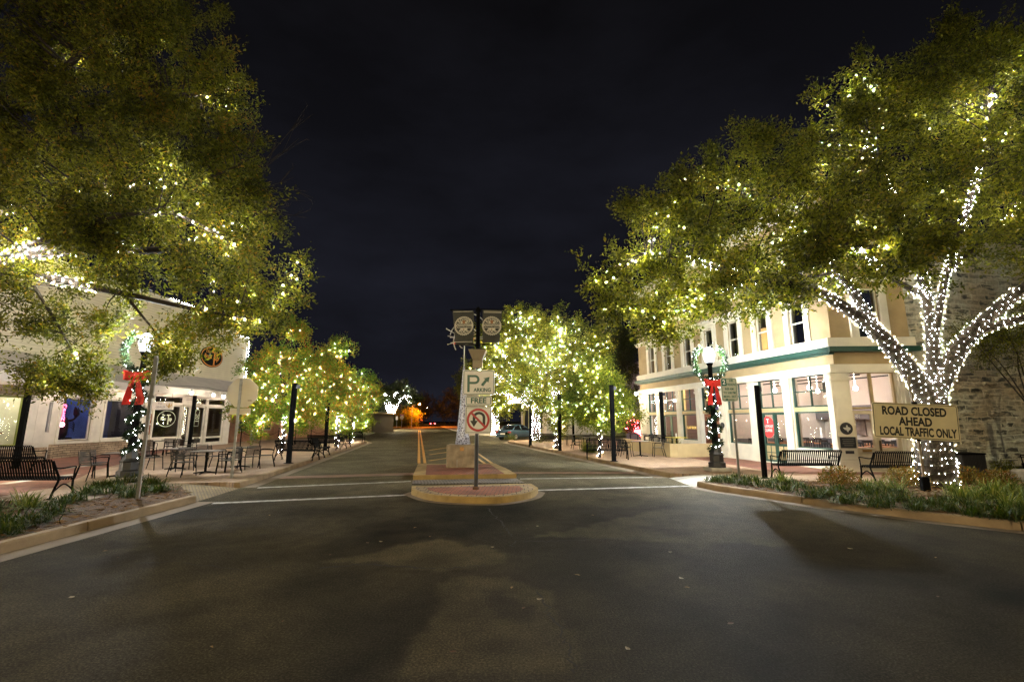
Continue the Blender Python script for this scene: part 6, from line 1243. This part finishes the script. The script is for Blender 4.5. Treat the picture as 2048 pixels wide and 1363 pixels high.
# ---- planting beds
mulch = NT('mulch'); n_ = mulch.noise(38, 5, .7); mulch.l(mulch.mix(1., mulch.ramp(n_, [(.3, (.04, .022, .01)), (.55, (.14, .075, .03)), (.75, (.26, .16, .07))]), mulch.ramp(mulch.noise(2.2), [(.3, (.6,) * 3), (.7, (1.15,) * 3)]), 'MULTIPLY'), mulch.b.inputs['Base Color']); mulch.b.inputs['Roughness'].default_value = .95; mulch.bump(n_, 1., .04)
bedL = [G(0, 1098, .15), *[G(x, y, .15) for x, y in ((200, 1040), (392, 990), (362, 972), (300, 972), (235, 985), (180, 1000), (80, 1003), (0, 1001), (-150, 1005))], Vector((-12.5, 7, .15)), Vector((-12.5, 3, .15)), Vector((-7.56, 3, .15))]
bedL[0] = Vector((-7.56, 7.2, .15)); bedL[1] = Vector((-7.57, 9.4, .15)); bedL[2] = Vector((-7.62, 11.3, .15))
bedR = [Vector((*p, .15)) for p in ri[:7]] + [Vector((19, 9, .15)), Vector((16.5, 12.9, .15)), Vector((13.6, 13.4, .15)), Vector((11, 13.5, .15)), Vector((8.8, 13.9, .15)), Vector((6.6, 14.1, .15))]
for poly in (bedL, bedR): mb = MB(); mb.prism([(p.x, p.y) for p in poly], .12, .157); struct('planting_bed', mb, mulch.m)
def scatter(poly, n, rg, mind=0.):
    px = np.array([p.x for p in poly]); py = np.array([p.y for p in poly]); out = []
    while len(out) < n:
        x, y = rg.uniform(px.min(), px.max()), rg.uniform(py.min(), py.max())
        if inpoly(np.array([x]), np.array([y]), [(p.x, p.y) for p in poly])[0] and math.hypot(x, y) < 19 and (not mind or all((x - a) ** 2 + (y - b) ** 2 > mind ** 2 for a, b in out)): out.append((x, y))
    return out
rg = np.random.default_rng(5); straw = leafmat('straw', [(0, (.04, .02, .006)), (.6, (.15, .078, .025)), (1, (.28, .16, .06))], .1)
for poly, n in ((bedL, 5200), (bedR, 6500)):
    P = np.array(scatter(poly, n, rg)); P = np.c_[P, rg.uniform(.158, .18, n)]; D = unit(np.c_[rg.normal(size=(n, 2)), rg.normal(size=n) * .15]); v_, q_ = leaves_np(P, D, .15, .009, rg); o = np_mesh('straw_litter', v_, q_, straw, None, np.repeat(rg.random(n), 4)); tag(o, 'brown dry leaf and straw litter over the planting bed', 'leaf litter', kind='stuff')
gmat = leafmat('liriope_blade', [(0, (.014, .03, .005)), (.6, (.045, .07, .01)), (1, (.17, .15, .035))], .25)
gvar = leafmat('variegated_blade', [(0, (.05, .09, .02)), (.5, (.14, .17, .04)), (1, (.32, .3, .1))], .25)
nand = leafmat('nandina_leaf', [(0, (.07, .08, .012)), (.6, (.17, .12, .02)), (1, (.24, .08, .015))], .3)
def tuft(seed, n, L, spread, wd):
    r = np.random.default_rng(seed); a = r.uniform(0, 6.283, n); e = r.uniform(.25, 1.35, n); ln = L * r.uniform(.6, 1.15, n); base = np.c_[r.normal(size=(n, 2)) * spread * .3, np.zeros(n)]
    h = np.c_[np.cos(a), np.sin(a)]; sd = np.c_[-h[:, 1], h[:, 0], np.zeros(n)]; vs = []
    for t, ww in ((0, .7), (.35, 1), (.7, .8), (1, .08)):
        hor = ln * np.cos(e) * t * (.75 + .35 * t) + .0; z = ln * (np.sin(e) * t - .62 * np.cos(e) * 0 - .55 * t * t * (1.25 - np.sin(e) * .75)); p = base + np.c_[h * hor[:, None], np.maximum(z, -.0 + .01)]
        vs += [p - sd * wd * ww, p + sd * wd * ww]
    v_ = np.stack(vs, 1).reshape(-1, 3); q_ = (np.arange(n)[:, None, None] * 8 + np.array([[0, 1, 3, 2], [2, 3, 5, 4], [4, 5, 7, 6]])[None]).reshape(-1, 4); return v_, q_, np.repeat(np.clip(r.normal(.45, .25, n), 0, 1), 8)
def tuft_proto(name, seed, n, L, spread, wd, m): o = np_mesh(name, *tuft(seed, n, L, spread, wd)[:2], m, None, tuft(seed, n, L, spread, wd)[2]); return o
protos = [tuft_proto('grass_tuft', 50 + k, 210, .37, .42, .01, gmat) for k in range(4)]; yv = [tuft_proto('grass_tuft', 60 + k, 110, .62, .3, .011, gvar) for k in range(2)]; tall = [tuft_proto('ornamental_grass', 70, 260, .95, .4, .008, lime_l)]
usedp = set()
def place(pr, loc, lab, cat, grp, sc=1.):
    if pr.name in usedp: o = pr.copy(); COL.objects.link(o)
    else: o = pr; usedp.add(pr.name)
    o.location = loc; o.rotation_euler = (0, 0, random.uniform(0, 6.28)); o.scale = (sc,) * 3; return tag(o, lab, cat, grp)
gl_ = 'dark green strappy grass clump in the left kerb bed'; gr_ = 'dark green strappy grass clump in the right kerb bed'
for px, py in ((20, 1062), (60, 1070), (100, 1062), (130, 1045), (0, 1035), (150, 1025), (205, 1005), (175, 1018), (250, 990), (285, 980), (310, 1000), (330, 985), (345, 1000), (290, 1010), (225, 992), (268, 1002), (35, 1085), (-30, 1075), (-40, 1050)):
    place(random.choice(protos), G(px - 28, py - 16, .155), gl_, 'grass clump', 'grass clumps in the left bed', random.uniform(.75, 1.1))
for px, py in ((40, 995), (55, 1000)): place(random.choice(yv), G(px, py + 18, .155), 'yellow striped grass clump by the near left bench', 'grass clump', 'striped grass in the left bed', .9)
for px, py in ((1432, 972), (1462, 974), (1490, 978), (1530, 982), (1570, 990), (1600, 985), (1640, 995), (1625, 1003), (1680, 990), (1660, 1002), (1710, 1008), (1745, 1000), (1730, 990), (1780, 1010), (1760, 1022), (1815, 1012), (1850, 1018), (1890, 1012), (1880, 1024), (1930, 1018), (1970, 1028), (2000, 1012), (2030, 1035), (1835, 1028), (1550, 974), (1505, 970), (1580, 978), (1905, 1032), (1690, 1015), (2040, 1010), (1955, 1040), (2020, 1046), (1790, 996), (1445, 968), (1475, 968)):
    place(random.choice(protos), G(px, py - 9, .155), gr_, 'grass clump', 'grass clumps in the right bed', random.uniform(.7, 1.0))
for px, py in ((1560, 965), (1735, 975), (1770, 980), (1800, 985), (1905, 990), (1940, 995), (1975, 990), (1990, 1000), (2020, 985), (2045, 995), (1955, 1005), (1925, 1005), (2015, 1020), (2060, 1020)):
    place(random.choice(yv), G(px, py, .155), 'yellow striped grass clump at the back of the right bed', 'grass clump', 'striped grass in the right bed', random.uniform(.75, 1.1))
for px, py, s in ((1352, 905, 1.15), (1315, 900, 1.), (1298, 896, .9), (1338, 898, .8)): place(tall[0], G(px, py, .15), 'bright green ornamental grass clump against the terrace wall', 'grass clump', 'ornamental grasses along the terrace', s)
for px, py, Y in ((1178, 0, 26.), (1170, 0, 27.)): place(tall[0], Vector(((px - CX) / F * Y, Y, .15)), 'green grass clump growing behind the kerb side bench', 'grass clump', 'grass clumps behind the bench', 1.1)
def shrub(loc, lab, r, n, m, seed, name='nandina_shrub'):
    rg = np.random.default_rng(seed); P = unit(rg.normal(size=(n, 3))) * r * rg.random((n, 1)) ** .45; P[:, 2] = np.abs(P[:, 2]) * .9 + .04; D = unit(P * 1.2 / r + rg.normal(size=P.shape) * .8); root = thing(name, lab, 'shrub', loc)
    v_, q_ = leaves_np(P, D, .08, .012, rg); np_mesh('foliage', v_, q_, m, root, np.repeat(rg.random(n), 4)); mb = MB()
    for k in range(12): a = k * .52; mb.tube([(0.03 * math.cos(a), .03 * math.sin(a), 0), (r * .4 * math.cos(a), r * .4 * math.sin(a), r * .4), (r * .6 * math.cos(a), r * .6 * math.sin(a), r * .8)], [.008, .006, .003], 4)
    mb.build('stem', bark, root)
shrub(G(1678, 968, .15), 'orange tinged shrub at the end of the bench facing the cafe', .52, 1500, nand, 1); shrub(G(1815, 972, .15), 'yellow and orange shrub left of the light wrapped trunk', .55, 1600, nand, 2)
shrub(G(1935, 968, .15), 'reddish shrub in front of the slatted black planter', .5, 1300, nand, 3); shrub(G(2000, 968, .15), 'low rusty shrub beside the stone planter edge', .42, 1000, nand, 4)
shrub(G(2010, 942, .15), 'broad leaved green plant under the stone wall bench', .4, 500, lime_l, 5, 'leafy_plant'); shrub((-.2, 44, .1), 'low green shrub at the kerb in front of the parked car', .7, 900, lime_l, 6, 'kerb_shrub'); shrub((2.3, 37.5, .1), 'rounded green shrub between the car and the wrapped trunk', .8, 900, lime_l, 7, 'kerb_shrub')
# ---- fallen leaves on the road
fm = [mat('dry_leaf_tan', (.26, .16, .06), .7), mat('dry_leaf_brown', (.09, .04, .02), .7), mat('dry_leaf_pale', (.34, .28, .18), .7)]; meL = []
for k in range(3):
    mb = MB(); o_ = [(0, -.06), (.025, -.03), (.035, .01), (.018, .05), (0, .075), (-.02, .045), (-.034, .0), (-.022, -.035)]
    mb.add([(x * (.9 + .2 * k), y, .006 + .35 * x * x * 10 + .1 * abs(y) * (k - .5)) for x, y in o_] + [(0, 0, .005)], [(i, (i + 1) % 8, 8) for i in range(8)]); meL.append(mb)
lm_ = [None] * 3; tp = [(423, 1294), (905, 1305), (1256, 1300), (210, 1102), (236, 1116), (143, 1196), (860, 1073), (863, 1090), (985, 1095), (1024, 1175), (1047, 1217), (1078, 1200), (1185, 1030), (1055, 1058), (1075, 1053), (830, 1055), (565, 1244), (1363, 1158), (1374, 1175), (1876, 1194), (1700, 1098), (1872, 1115), (1462, 1248), (1340, 1105), (1155, 1150), (735, 1086), (762, 1084), (540, 1030), (660, 1110)]
for i, (px, py) in enumerate(tp):
    k = i % 3
    if lm_[k] is None: o = meL[k].build('fallen_leaf', fm[k]); lm_[k] = o
    else: o = lm_[k].copy(); COL.objects.link(o)
    p = G(px, py); o.location = (p.x, p.y, .004); o.rotation_euler = (0, 0, random.uniform(0, 6.28)); s_ = random.uniform(.3, .6); o.scale = (s_, s_, 1)
    tag(o, ('tan', 'dark brown', 'pale')[k] + ' dry fallen leaf lying on the asphalt', 'leaf', ('tan', 'dark brown', 'pale')[k] + ' fallen leaves on the road')
